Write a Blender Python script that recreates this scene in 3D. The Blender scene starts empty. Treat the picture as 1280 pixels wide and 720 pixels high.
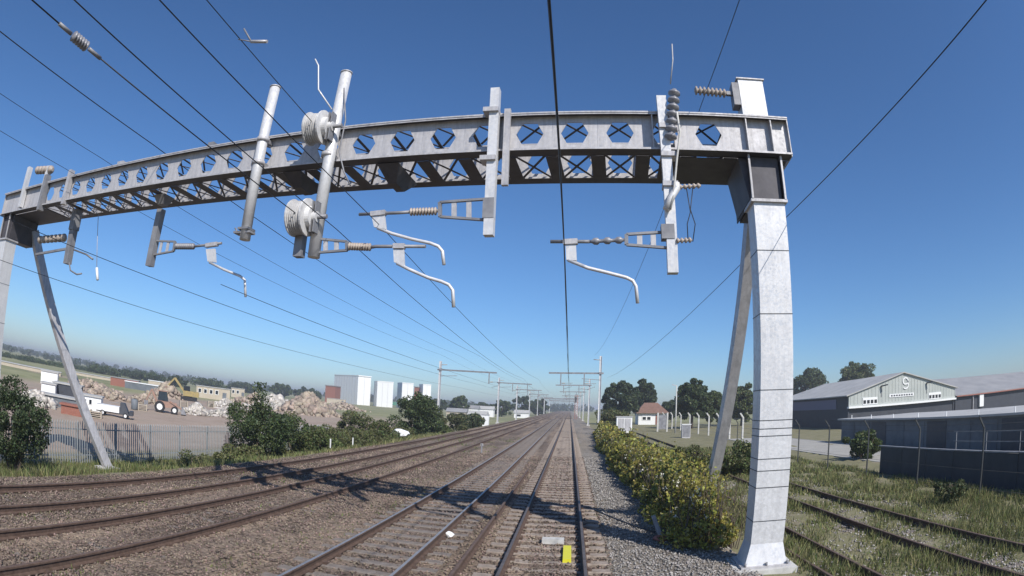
import bpy, bmesh, math, random
import numpy as np
from mathutils import Vector, Matrix

SC = bpy.context.scene
COL = SC.collection
R = math.radians

# ------------------------------------------------------------------ camera
F_PX, LENS_A = 744.84, 0.09632            # lens of the action camera: theta = R(1+aR^2), R = r/F_PX
PITCH, YAW, ROLL, GAN = 0.199727, 0.105083, -0.042301, -0.071483
CAM_H = 3.17

def rotm(p, y, r):
    cx, sx, cy, sy, cz, sz = math.cos(p), math.sin(p), math.cos(y), math.sin(y), math.cos(r), math.sin(r)
    rx = np.array([[1, 0, 0], [0, cx, -sx], [0, sx, cx]])
    ry = np.array([[cy, 0, sy], [0, 1, 0], [-sy, 0, cy]])
    rz = np.array([[cz, -sz, 0], [sz, cz, 0], [0, 0, 1]])
    return rz @ rx @ ry
CM = rotm(PITCH, YAW, ROLL)
def cam_axis(v):
    w = CM.T @ np.array(v, float)
    return Vector((w[0], w[2], w[1]))
cd = bpy.data.cameras.new('camera')
cam = bpy.data.objects.new('camera', cd)
COL.objects.link(cam)
rx, up, fw = cam_axis((1, 0, 0)), cam_axis((0, 1, 0)), cam_axis((0, 0, 1))
mw = Matrix.Identity(4)
for i in range(3):
    mw[i][0], mw[i][1], mw[i][2] = rx[i], up[i], -fw[i]
mw[2][3] = CAM_H
cam.matrix_world = mw
cd.type = 'PANO'
cd.sensor_fit = 'HORIZONTAL'
cd.sensor_width = 36.0
cd.sensor_height = 20.25
pano = cd if hasattr(cd, 'panorama_type') else cd.cycles
pano.panorama_type = 'FISHEYE_LENS_POLYNOMIAL'
K = (1280 / 36.0) / F_PX
pano.fisheye_fov = R(170)
pano.fisheye_polynomial_k0 = 0.0
pano.fisheye_polynomial_k1 = -K
pano.fisheye_polynomial_k2 = 0.0
pano.fisheye_polynomial_k3 = -LENS_A * K ** 3
pano.fisheye_polynomial_k4 = 0.0
cd.clip_start = 0.1
cd.clip_end = 12000
SC.camera = cam

# ------------------------------------------------------------------ sky, sun, exposure
SUN_EL = R(41)
SUN_DIR = Vector((0.58, -0.81, 0)).normalized()       # horizontal direction towards the sun (behind, right)
world = bpy.data.worlds.new('World'); SC.world = world
world.use_nodes = True
wn = world.node_tree
bg = wn.nodes['Background']
sky = wn.nodes.new('ShaderNodeTexSky')
sky.sky_type = 'NISHITA'; sky.sun_disc = False
sky.sun_elevation = SUN_EL
sky.sun_rotation = math.atan2(SUN_DIR.x, SUN_DIR.y)
sky.air_density = 1.0; sky.dust_density = 0.6; sky.ozone_density = 10.0
hsv = wn.nodes.new('ShaderNodeHueSaturation'); hsv.inputs['Saturation'].default_value = 1.03
wn.links.new(sky.outputs[0], hsv.inputs['Color']); wn.links.new(hsv.outputs[0], bg.inputs[0])
bg.inputs[1].default_value = 0.12
sl = bpy.data.lights.new('sun', 'SUN'); sl.energy = 5.0; sl.angle = R(0.55); sl.color = (1, 0.955, 0.89)
sun = bpy.data.objects.new('sun', sl); COL.objects.link(sun)
sd = Vector((SUN_DIR.x * math.cos(SUN_EL), SUN_DIR.y * math.cos(SUN_EL), math.sin(SUN_EL)))
sun.rotation_euler = sd.to_track_quat('Z', 'Y').to_euler()
sun.location = (30, -40, 60)
SC.view_settings.view_transform = 'Standard'
SC.view_settings.look = 'None'
SC.view_settings.exposure = 0.10
SC.view_settings.gamma = 1.0
SC.view_settings.use_curve_mapping = False
SC.cycles.use_denoising = True
SC.cycles.max_bounces = 6
HAZE = 0.0007

# ------------------------------------------------------------------ pixel -> place helpers
def ray(x, y):
    px, py = x - 640.0, y - 360.0
    r = max(math.hypot(px, py), 1e-9); q = r / F_PX
    th = q * (1 + LENS_A * q * q); s = math.sin(th) / r
    w = CM.T @ np.array([px * s, -py * s, math.cos(th)])
    return Vector((w[0], w[2], w[1]))
O = Vector((0, 0, CAM_H))
def on_z(x, y, z=0.0):
    d = ray(x, y); return O + d * ((z - CAM_H) / d.z)
def on_x(x, y, X):
    d = ray(x, y); return O + d * (X / d.x)
def on_y(x, y, Y):
    d = ray(x, y); return O + d * (Y / d.y)
GD = Vector((math.cos(GAN), math.sin(GAN), 0)); GN = Vector((-GD.y, GD.x, 0)); G0 = Vector((4.1, 10.7, 0))
UPV = Vector((0, 0, 1))
def G(x, y, off=0.0):                      # a pixel on the upright plane of the gantry's front web (+ off behind it)
    d = ray(x, y); P = G0 + GN * off
    return O + d * ((P - O).dot(GN) / d.dot(GN))
def gp(u, off, z):                         # gantry coordinates: u along the beam (0 = right leg), off behind, z up
    return G0 + GD * u + GN * off + UPV * z
def gu(X): return (X - 4.1) / GD.x

# ------------------------------------------------------------------ materials
MATS = {}
def mat(name, col, rough=0.7, metal=0.0, col2=None, scale=3.0, bump=0.0, bscale=40.0, detail=6.0, spec=0.5, coords='Object', contrast=(0.35, 0.65), island=0.0, transl=0.0):
    if name in MATS: return MATS[name]
    m = bpy.data.materials.new(name); m.use_nodes = True
    nt = m.node_tree; b = nt.nodes['Principled BSDF']
    b.inputs['Roughness'].default_value = rough; b.inputs['Metallic'].default_value = metal
    b.inputs['Specular IOR Level'].default_value = spec
    tc = nt.nodes.new('ShaderNodeTexCoord')
    src = None
    if col2 is None:
        b.inputs['Base Color'].default_value = (*col, 1)
    else:
        n = nt.nodes.new('ShaderNodeTexNoise'); n.inputs['Scale'].default_value = scale; n.inputs['Detail'].default_value = detail
        n.inputs['Roughness'].default_value = 0.65
        nt.links.new(tc.outputs[coords], n.inputs['Vector'])
        cr = nt.nodes.new('ShaderNodeValToRGB')
        cr.color_ramp.elements[0].position = contrast[0]; cr.color_ramp.elements[1].position = contrast[1]
        cr.color_ramp.elements[0].color = (*col, 1); cr.color_ramp.elements[1].color = (*col2, 1)
        nt.links.new(n.outputs['Fac'], cr.inputs[0]); src = cr.outputs[0]
        nt.links.new(src, b.inputs['Base Color'])
    if island > 0:
        gm = nt.nodes.new('ShaderNodeNewGeometry'); hs = nt.nodes.new('ShaderNodeHueSaturation')
        mr = nt.nodes.new('ShaderNodeMapRange'); mr.inputs['To Min'].default_value = 1 - island; mr.inputs['To Max'].default_value = 1 + island
        nt.links.new(gm.outputs['Random Per Island'], mr.inputs['Value']); nt.links.new(mr.outputs[0], hs.inputs['Value'])
        mr2 = nt.nodes.new('ShaderNodeMapRange'); mr2.inputs['To Min'].default_value = 0.5 - island * 0.06; mr2.inputs['To Max'].default_value = 0.5 + island * 0.05
        mth = nt.nodes.new('ShaderNodeMath'); mth.operation = 'MULTIPLY'; mth.inputs[1].default_value = 7.31
        fr = nt.nodes.new('ShaderNodeMath'); fr.operation = 'FRACT'
        nt.links.new(gm.outputs['Random Per Island'], mth.inputs[0]); nt.links.new(mth.outputs[0], fr.inputs[0]); nt.links.new(fr.outputs[0], mr2.inputs['Value'])
        nt.links.new(mr2.outputs[0], hs.inputs['Hue'])
        if src: nt.links.new(src, hs.inputs['Color'])
        else: hs.inputs['Color'].default_value = (*col, 1)
        src = hs.outputs[0]; nt.links.new(src, b.inputs['Base Color'])
    if bump > 0:
        n2 = nt.nodes.new('ShaderNodeTexNoise'); n2.inputs['Scale'].default_value = bscale; n2.inputs['Detail'].default_value = 5
        nt.links.new(tc.outputs[coords], n2.inputs['Vector'])
        bp = nt.nodes.new('ShaderNodeBump'); bp.inputs['Strength'].default_value = bump; bp.inputs['Distance'].default_value = 0.03
        nt.links.new(n2.outputs['Fac'], bp.inputs['Height']); nt.links.new(bp.outputs[0], b.inputs['Normal'])
    if transl > 0:
        t = nt.nodes.new('ShaderNodeBsdfTranslucent'); mx = nt.nodes.new('ShaderNodeMixShader'); mx.inputs[0].default_value = transl
        if src: nt.links.new(src, t.inputs[0])
        else: t.inputs[0].default_value = (*col, 1)
        out = nt.nodes['Material Output']
        nt.links.new(b.outputs[0], mx.inputs[1]); nt.links.new(t.outputs[0], mx.inputs[2]); nt.links.new(mx.outputs[0], out.inputs[0])
    MATS[name] = m
    return m

def galv(name, dark, light, rough, streak=0.5):
    m = bpy.data.materials.new(name); m.use_nodes = True; nt = m.node_tree; b = nt.nodes['Principled BSDF']
    b.inputs['Roughness'].default_value = rough; b.inputs['Metallic'].default_value = 0.25
    tc = nt.nodes.new('ShaderNodeTexCoord')
    def noise(sc, vec, det=7):
        mp = nt.nodes.new('ShaderNodeMapping'); mp.inputs['Scale'].default_value = vec; nt.links.new(tc.outputs['Object'], mp.inputs[0])
        n = nt.nodes.new('ShaderNodeTexNoise'); n.inputs['Scale'].default_value = sc; n.inputs['Detail'].default_value = det; n.inputs['Roughness'].default_value = 0.72
        nt.links.new(mp.outputs[0], n.inputs['Vector']); return n.outputs['Fac']
    v = nt.nodes.new('ShaderNodeTexVoronoi'); v.inputs['Scale'].default_value = 22; nt.links.new(tc.outputs['Object'], v.inputs['Vector'])
    sc_ = nt.nodes.new('ShaderNodeSeparateColor'); nt.links.new(v.outputs['Color'], sc_.inputs[0])
    r = nt.nodes.new('ShaderNodeValToRGB'); r.color_ramp.elements[0].position = 0.30; r.color_ramp.elements[1].position = 0.66
    r.color_ramp.elements[0].color = (*dark, 1); r.color_ramp.elements[1].color = (*light, 1); nt.links.new(noise(1.7, (1, 1, 1)), r.inputs[0])
    mr = nt.nodes.new('ShaderNodeMapRange'); mr.inputs['To Min'].default_value = 0.955; mr.inputs['To Max'].default_value = 1.03; nt.links.new(sc_.outputs[0], mr.inputs['Value'])
    st = nt.nodes.new('ShaderNodeMapRange'); st.inputs['From Min'].default_value = 0.36; st.inputs['From Max'].default_value = 0.56; st.inputs['To Min'].default_value = 1 - streak; st.inputs['To Max'].default_value = 1.0
    nt.links.new(noise(3.2, (2.6, 2.6, 0.16)), st.inputs['Value'])
    mu = nt.nodes.new('ShaderNodeMath'); mu.operation = 'MULTIPLY'; nt.links.new(mr.outputs[0], mu.inputs[0]); nt.links.new(st.outputs[0], mu.inputs[1])
    hs = nt.nodes.new('ShaderNodeHueSaturation'); nt.links.new(r.outputs[0], hs.inputs['Color']); nt.links.new(mu.outputs[0], hs.inputs['Value']); nt.links.new(hs.outputs[0], b.inputs['Base Color'])
    rr = nt.nodes.new('ShaderNodeMapRange'); rr.inputs['To Min'].default_value = rough - 0.12; rr.inputs['To Max'].default_value = rough + 0.2; nt.links.new(sc_.outputs[1], rr.inputs['Value']); nt.links.new(rr.outputs[0], b.inputs['Roughness'])
    bp = nt.nodes.new('ShaderNodeBump'); bp.inputs['Strength'].default_value = 0.12; bp.inputs['Distance'].default_value = 0.02; nt.links.new(noise(9, (1, 1, 1)), bp.inputs['Height']); nt.links.new(bp.outputs[0], b.inputs['Normal'])
    return m
M_GALV = galv('galvanised_steel', (0.40, 0.388, 0.395), (0.55, 0.535, 0.54), 0.5, 0.22)
M_GALVD = mat('weathered_galvanised', (0.17, 0.17, 0.185), 0.6, 0.25, (0.27, 0.27, 0.28), 2.6, 0.1, 30)
M_STEELD = mat('dark_steel_and_shade', (0.055, 0.052, 0.06), 0.6, 0.2, (0.085, 0.08, 0.09), 3)  # dark paint on the leg heads; painted-in shade on beam flanges and lattice
M_WHITEST = galv('bright_galvanised', (0.58, 0.575, 0.58), (0.67, 0.665, 0.665), 0.45, 0.12)
M_SEAM = mat('seam_band', (0.07, 0.07, 0.075), 0.6, 0.3)
M_INS = mat('brown_insulator', (0.30, 0.25, 0.21), 0.45, 0, (0.40, 0.34, 0.29), 8)
M_INSG = mat('grey_insulator', (0.16, 0.16, 0.18), 0.4, 0, (0.24, 0.24, 0.26), 8)
M_WIRE = mat('wire_dark', (0.025, 0.028, 0.035), 0.5, 0.4)
M_DRUM = mat('drum_pale_grey', (0.46, 0.45, 0.445), 0.45, 0, (0.64, 0.63, 0.62), 4, 0.1)
M_RAILTOP = mat('rail_head_worn', (0.34, 0.325, 0.31), 0.5, 0.6, (0.45, 0.43, 0.41), 4, 0.03)
M_RAILDK = mat('rail_head_dull', (0.10, 0.085, 0.08), 0.6, 0.4, (0.16, 0.14, 0.13), 6, 0.1)
M_RAILSIDE = mat('rail_rust', (0.070, 0.042, 0.030), 0.85, 0.1, (0.120, 0.078, 0.058), 9, 0.25, 60)
M_RAILRUST = mat('rail_top_rusty', (0.11, 0.070, 0.052), 0.75, 0.3, (0.17, 0.12, 0.095), 8, 0.2, 60)
M_SLEEP = mat('concrete_sleeper', (0.20, 0.16, 0.128), 0.9, 0, (0.335, 0.28, 0.235), 5, 0.35, 40, coords='Object')
M_SLEEPW = mat('timber_sleeper', (0.13, 0.107, 0.092), 0.9, 0, (0.22, 0.188, 0.162), 6, 0.4, 45)
M_STONE = mat('ballast_stone', (0.100, 0.075, 0.058), 0.9, 0, (0.235, 0.18, 0.14), 0.5, 0.3, 50, island=0.6)
M_STONEW = mat('path_stone', (0.20, 0.185, 0.17), 0.9, 0, (0.31, 0.29, 0.265), 2.2, 0.3, 50, island=0.5)
M_CONC = mat('pale_concrete', (0.42, 0.41, 0.385), 0.85, 0, (0.54, 0.53, 0.50), 4, 0.2)
M_DARK = mat('dark_navy_cladding', (0.030, 0.034, 0.045), 0.6, 0, (0.045, 0.05, 0.062), 1.5)
M_DARK2 = mat('slate_sheeting', (0.085, 0.098, 0.112), 0.75, 0, (0.15, 0.165, 0.18), 0.5, 0.2, 6)
M_WHITE = mat('white_paint', (0.76, 0.76, 0.75), 0.55)
M_CLAD = mat('pale_green_cladding', (0.36, 0.385, 0.36), 0.6, 0, (0.42, 0.44, 0.415), 0.6)
M_ROOF = mat('pale_roof_sheet', (0.33, 0.325, 0.31), 0.7, 0, (0.43, 0.42, 0.40), 0.35)
M_ROOFD = mat('grey_roof_sheet', (0.22, 0.22, 0.225), 0.7, 0, (0.29, 0.285, 0.285), 0.35)
M_GLASS = mat('dark_glass', (0.02, 0.025, 0.03), 0.08)
M_PURPLE = mat('mauve_panel', (0.16, 0.15, 0.22), 0.6)
M_BARK = mat('bark', (0.075, 0.055, 0.042), 0.95, 0, (0.13, 0.10, 0.08), 8, 0.5)
M_POSTDK = mat('dark_fence_post', (0.035, 0.038, 0.04), 0.6)
M_PALE = mat('palisade_steel', (0.24, 0.26, 0.27), 0.6, 0.3, (0.34, 0.36, 0.37), 3)
M_TYRE = mat('tyre_rubber', (0.018, 0.018, 0.02), 0.85)
M_YELLOW = mat('digger_yellow', (0.36, 0.27, 0.09), 0.7, 0, (0.24, 0.19, 0.09), 3)
M_ORANGE = mat('faded_loader_red', (0.33, 0.19, 0.14), 0.75, 0, (0.24, 0.16, 0.125), 3)
M_BEIGE = mat('beige_render', (0.40, 0.34, 0.26), 0.85, 0, (0.46, 0.40, 0.31), 0.8)
M_BRICK = mat('red_brick', (0.22, 0.085, 0.06), 0.9, 0, (0.28, 0.12, 0.085), 6)
M_TILE = mat('red_roof_tile', (0.15, 0.085, 0.06), 0.85, 0, (0.21, 0.12, 0.09), 2, 0.2, 20)
M_RUBBLE = mat('pale_rubble', (0.30, 0.265, 0.22), 0.9, 0, (0.52, 0.49, 0.45), 2, 0.3, 10, island=0.35)
M_RUBBLEP = mat('tan_rubble', (0.23, 0.18, 0.135), 0.9, 0, (0.37, 0.305, 0.24), 2, 0.3, 10, island=0.35)
M_GREENP = mat('green_sheet', (0.05, 0.20, 0.12), 0.6)
M_YPAINT = mat('yellow_paint', (0.62, 0.58, 0.03), 0.5)
M_LEAFD = mat('leaf_dark', (0.046, 0.070, 0.026), 0.6, island=0.5, transl=0.28)
M_LEAFM = mat('leaf_mid', (0.085, 0.118, 0.034), 0.6, island=0.5, transl=0.3)
M_LEAFY = mat('leaf_yellow_green', (0.36, 0.335, 0.075), 0.55, island=0.6, transl=0.5)
M_LEAFO = mat('leaf_olive', (0.120, 0.122, 0.048), 0.65, island=0.45, transl=0.28)
M_GRASSD = mat('dry_grass', (0.215, 0.205, 0.088), 0.8, island=0.5, transl=0.3)
M_GRASSG = mat('green_grass', (0.125, 0.155, 0.048), 0.8, island=0.5, transl=0.3)
M_FLOWER = mat('pale_flower', (0.68, 0.66, 0.58), 0.7)
M_RUST = mat('rust_red_steel', (0.24, 0.08, 0.06), 0.8, 0, (0.32, 0.13, 0.10), 4)

# ------------------------------------------------------------------ mesh builder
class MB:
    def __init__(s): s.v = []; s.f = []; s.mi = []; s.sm = []
    def add(s, vs, fs, mi=0, smooth=False):
        o = len(s.v); s.v += [tuple(v) for v in vs]
        for f in fs: s.f.append(tuple(i + o for i in f)); s.mi.append(mi); s.sm.append(smooth)
        return s
    def hexa(s, p, mi=0):                 # 8 corners: bottom ring then top ring
        return s.add(p, [(3, 2, 1, 0), (4, 5, 6, 7), (0, 1, 5, 4), (1, 2, 6, 5), (2, 3, 7, 6), (3, 0, 4, 7)], mi)
    def box(s, x0, x1, y0, y1, z0, z1, mi=0):
        return s.hexa([(x0, y0, z0), (x1, y0, z0), (x1, y1, z0), (x0, y1, z0), (x0, y0, z1), (x1, y0, z1), (x1, y1, z1), (x0, y1, z1)], mi)
    def gbox(s, u0, u1, o0, o1, z0, z1, mi=0):
        return s.hexa([gp(u0, o0, z0), gp(u1, o0, z0), gp(u1, o1, z0), gp(u0, o1, z0), gp(u0, o0, z1), gp(u1, o0, z1), gp(u1, o1, z1), gp(u0, o1, z1)], mi)
    def bar(s, a, b, w, h=None, side=None, w2=None, h2=None, mi=0):   # rectangular bar
        a, b = Vector(a), Vector(b); d = (b - a).normalized(); h = h or w; w2 = w2 or w; h2 = h2 or h
        sv = Vector(side) if side is not None else (UPV if abs(d.z) < 0.9 else Vector((1, 0, 0)))
        x = d.cross(sv).normalized(); y = x.cross(d).normalized()
        p = []
        for c, ww, hh in ((a, w, h), (b, w2, h2)):
            for i, j in ((-1, -1), (1, -1), (1, 1), (-1, 1)): p.append(c + x * (i * ww / 2) + y * (j * hh / 2))
        return s.hexa(p, mi)
    def tube(s, pts, r, n=8, mi=0, caps=True):
        pts = [Vector(p) for p in pts]; rs = r if isinstance(r, (list, tuple)) else [r] * len(pts)
        vs, fs = [], []; prev = None
        for i, p in enumerate(pts):
            d = (pts[min(i + 1, len(pts) - 1)] - pts[max(i - 1, 0)]).normalized()
            if prev is None:
                x = d.cross(UPV if abs(d.z) < 0.9 else Vector((1, 0, 0))).normalized()
            else:
                x = (prev - d * prev.dot(d)).normalized()
            prev = x; y = d.cross(x)
            for k in range(n):
                a = 2 * math.pi * k / n; vs.append(p + (x * math.cos(a) + y * math.sin(a)) * rs[i])
        for i in range(len(pts) - 1):
            for k in range(n):
                k2 = (k + 1) % n; fs.append((i * n + k, i * n + k2, (i + 1) * n + k2, (i + 1) * n + k))
        s.add(vs, fs, mi, True)
        if caps:
            o = len(s.v) - len(vs)
            s.f.append(tuple(o + k for k in range(n))[::-1]); s.mi.append(mi); s.sm.append(False)
            e = o + (len(pts) - 1) * n
            s.f.append(tuple(e + k for k in range(n))); s.mi.append(mi); s.sm.append(False)
        return s
    def build(s, name, m, parent=None, origin=None):
        me = bpy.data.meshes.new(name)
        o = Vector(origin) if origin is not None else None
        vs = s.v if o is None else [(v[0] - o.x, v[1] - o.y, v[2] - o.z) for v in s.v]
        me.from_pydata(vs, [], s.f)
        for mm in (m if isinstance(m, (list, tuple)) else [m]): me.materials.append(mm)
        me.polygons.foreach_set('material_index', s.mi); me.polygons.foreach_set('use_smooth', s.sm)
        bm = bmesh.new(); bm.from_mesh(me); bmesh.ops.recalc_face_normals(bm, faces=bm.faces); bm.to_mesh(me); bm.free()
        ob = bpy.data.objects.new(name, me); COL.objects.link(ob)
        if o is not None: ob.location = o
        if parent is not None:
            ob.parent = parent
            pm = wmat(parent)
            ob.matrix_parent_inverse = pm.inverted()
        return ob
def wmat(o):
    m = Matrix.LocRotScale(o.location, o.rotation_euler, o.scale)
    return (wmat(o.parent) @ o.matrix_parent_inverse @ m) if o.parent else m
def tag(o, label=None, cat=None, group=None, kind=None):
    if label: o['label'] = label
    if cat: o['category'] = cat
    if group: o['group'] = group
    if kind: o['kind'] = kind
    return o
def thing(name, loc, label, cat, group=None, rz=0.0):
    o = bpy.data.objects.new(name, None); COL.objects.link(o); o.location = loc; o.rotation_euler = (0, 0, rz); o.empty_display_size = 0.3
    return tag(o, label, cat, group)
def raw_mesh(name, V, Fc, m, parent=None, nside=4):
    V = np.asarray(V, np.float32); Fc = np.asarray(Fc, np.int32)
    me = bpy.data.meshes.new(name); me.vertices.add(len(V)); me.vertices.foreach_set('co', V.ravel())
    me.loops.add(Fc.size); me.loops.foreach_set('vertex_index', Fc.ravel())
    me.polygons.add(len(Fc)); me.polygons.foreach_set('loop_start', np.arange(0, Fc.size, Fc.shape[1], dtype=np.int32))
    me.polygons.foreach_set('loop_total', np.full(len(Fc), Fc.shape[1], np.int32))
    me.update(calc_edges=True); me.validate(); me.materials.append(m)
    ob = bpy.data.objects.new(name, me); COL.objects.link(ob)
    if parent is not None: ob.parent = parent; ob.matrix_parent_inverse = wmat(parent).inverted()
    return ob
RNG = np.random.default_rng(11)
random.seed(5)
def unit(n):
    a = RNG.normal(size=(n, 3)); return a / np.linalg.norm(a, axis=1)[:, None]
def leaf_mesh(name, C, size, m, parent=None, upbias=0.3, stretch=1.5):
    """one folded leaf at each centre"""
    n = len(C); a = unit(n); a[:, 2] += upbias; a /= np.linalg.norm(a, axis=1)[:, None]
    t = np.cross(a, unit(n)); t /= np.maximum(np.linalg.norm(t, axis=1)[:, None], 1e-6); b = np.cross(a, t)
    s = (np.asarray(size) * RNG.uniform(0.6, 1.3, n))[:, None]
    V = np.stack([C - t * s * stretch * 0.5, C + b * s * 0.5 + a * s * 0.12, C + t * s * stretch * 0.5, C - b * s * 0.5 + a * s * 0.12], 1).reshape(-1, 3)
    Fc = np.arange(4 * n).reshape(n, 4)
    return raw_mesh(name, V, Fc, m, parent)
def blob_points(c, rad, n, shell=0.45):
    u = unit(n); r = (shell + (1 - shell) * RNG.random(n)) ** 0.6
    return np.asarray(c) + u * r[:, None] * np.asarray(rad)
def crown_points(c, rad, nclump, per, clump=0.3):
    """light and dark clumps spread through an uneven ellipsoid"""
    c = np.asarray(c, float); rad = np.asarray(rad, float); out = []
    u = unit(nclump); r = RNG.uniform(0.35, 1.0, nclump) ** 0.5
    cc = c + u * r[:, None] * rad * RNG.uniform(0.75, 1.08, (nclump, 1))
    for k in cc:
        s = clump * RNG.uniform(0.6, 1.3)
        out.append(blob_points(k, rad.mean() * np.array([s, s, s * 0.8]), per))
    return np.concatenate(out)

# ------------------------------------------------------------------ ground
def zprof(X, Y):
    pts = [(-4000, -1.7), (-60, -1.5), (-26, -1.5), (-19, -1.3), (-16.6, -1.25), (-13.2, -0.06), (-12.4, -0.05), (2.3, -0.05), (3.0, -0.04), (4.6, -0.12), (13, -0.14), (40, -0.15), (4000, -0.3)]
    return np.interp(X, [p[0] for p in pts], [p[1] for p in pts])
def gz(X, Y=0): return float(zprof(X, Y))
xs = np.unique(np.concatenate([np.linspace(-4000, -60, 14), np.linspace(-60, -26, 24), np.arange(-26, 20, 0.5), np.linspace(20, 60, 24), np.linspace(60, 4000, 14)]))
ys = np.unique(np.concatenate([np.linspace(-200, 0, 12), np.arange(0, 45, 0.5), np.linspace(45, 200, 60), np.linspace(200, 7000, 24)]))
XX, YY = np.meshgrid(xs, ys, indexing='ij')
ZZ = zprof(XX, YY)
rough = ((XX > 3.2) | (XX < -13.2)) & (YY < 120) & (XX > -60) & (XX < 60)
ZZ = ZZ + np.where(rough, RNG.normal(0, 0.025, XX.shape), 0)
nx, ny = XX.shape
idx = np.arange(nx * ny).reshape(nx, ny)
FF = np.stack([idx[:-1, :-1], idx[1:, :-1], idx[1:, 1:], idx[:-1, 1:]], -1).reshape(-1, 4)
def ground_mat():
    m = bpy.data.materials.new('ground_soil_and_grass'); m.use_nodes = True; nt = m.node_tree; b = nt.nodes['Principled BSDF']
    b.inputs['Roughness'].default_value = 0.95; b.inputs['Specular IOR Level'].default_value = 0.2
    tc = nt.nodes.new('ShaderNodeTexCoord'); sp = nt.nodes.new('ShaderNodeSeparateXYZ'); nt.links.new(tc.outputs['Object'], sp.inputs[0])
    def noise(sc, det=6):
        n = nt.nodes.new('ShaderNodeTexNoise'); n.inputs['Scale'].default_value = sc; n.inputs['Detail'].default_value = det; n.inputs['Roughness'].default_value = 0.7
        nt.links.new(tc.outputs['Object'], n.inputs['Vector']); return n.outputs['Fac']
    def ramp(f, stops):
        r = nt.nodes.new('ShaderNodeValToRGB'); e = r.color_ramp.elements
        e[0].position, e[0].color = stops[0][0], (*stops[0][1], 1); e[1].position, e[1].color = stops[-1][0], (*stops[-1][1], 1)
        for p, c in stops[1:-1]: k = e.new(p); k.color = (*c, 1)
        nt.links.new(f, r.inputs[0]); return r.outputs[0]
    def step(sock, lo, hi):
        n = nt.nodes.new('ShaderNodeMapRange'); n.inputs['From Min'].default_value = lo; n.inputs['From Max'].default_value = hi; nt.links.new(sock, n.inputs['Value']); return n.outputs[0]
    def mix(f, a, c):
        n = nt.nodes.new('ShaderNodeMix'); n.data_type = 'RGBA'; nt.links.new(f, n.inputs[0]); nt.links.new(a, n.inputs[6]); nt.links.new(c, n.inputs[7]); return n.outputs[2]
    verge = ramp(noise(0.9), [(0.32, (0.15, 0.135, 0.082)), (0.5, (0.19, 0.178, 0.098)), (0.68, (0.24, 0.205, 0.145))])
    yard = ramp(noise(0.12), [(0.3, (0.25, 0.19, 0.145)), (0.5, (0.34, 0.265, 0.21)), (0.7, (0.28, 0.235, 0.18))])
    field = ramp(noise(0.018), [(0.36, (0.13, 0.15, 0.065)), (0.46, (0.27, 0.26, 0.14)), (0.56, (0.17, 0.18, 0.085)), (0.66, (0.31, 0.25, 0.18))])
    far = step(sp.outputs['Y'], 110, 160)
    left = step(sp.outputs['X'], -22.5, -24)
    base = mix(left, verge, yard)
    base = mix(far, base, field)
    farx = step(sp.outputs['X'], -75, -90)
    base = mix(farx, base, field)
    nt.links.new(base, b.inputs['Base Color'])
    bp = nt.nodes.new('ShaderNodeBump'); bp.inputs['Strength'].default_value = 0.6; bp.inputs['Distance'].default_value = 0.05
    nt.links.new(noise(14), bp.inputs['Height']); nt.links.new(bp.outputs[0], b.inputs['Normal'])
    return m
gr = raw_mesh('ground', np.stack([XX, YY, ZZ], -1).reshape(-1, 3), FF, ground_mat()); tag(gr, kind='structure')

# ballast bed: own sheet with uneven surface
def bed_mesh(name, x0, x1, dx, amp, m, lip):
    xs = np.arange(x0, x1 + 1e-6, dx); ys = np.unique(np.concatenate([np.arange(-4, 32, 0.16), np.linspace(32, 80, 120), np.linspace(80, 700, 60)]))
    X, Y = np.meshgrid(xs, ys, indexing='ij'); Z = RNG.normal(0, amp, X.shape) * (Y < 80) + 0.012 * np.sin(X * 2.1 + 0.6 * np.sin(Y * 0.35)) * np.sin(Y * 0.55 + X) * (Y < 80) - 0.004
    edge = np.minimum(X - x0, x1 - X); Z = np.where(edge < 0.9, Z - (0.9 - edge) * lip, Z)
    n1, n2 = X.shape; i = np.arange(n1 * n2).reshape(n1, n2)
    Fq = np.stack([i[:-1, :-1], i[1:, :-1], i[1:, 1:], i[:-1, 1:]], -1).reshape(-1, 4)
    o = raw_mesh(name, np.stack([X, Y, Z], -1).reshape(-1, 3), Fq, m)
    o.data.polygons.foreach_set('use_smooth', [True] * len(o.data.polygons))
    return tag(o, kind='structure')
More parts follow.
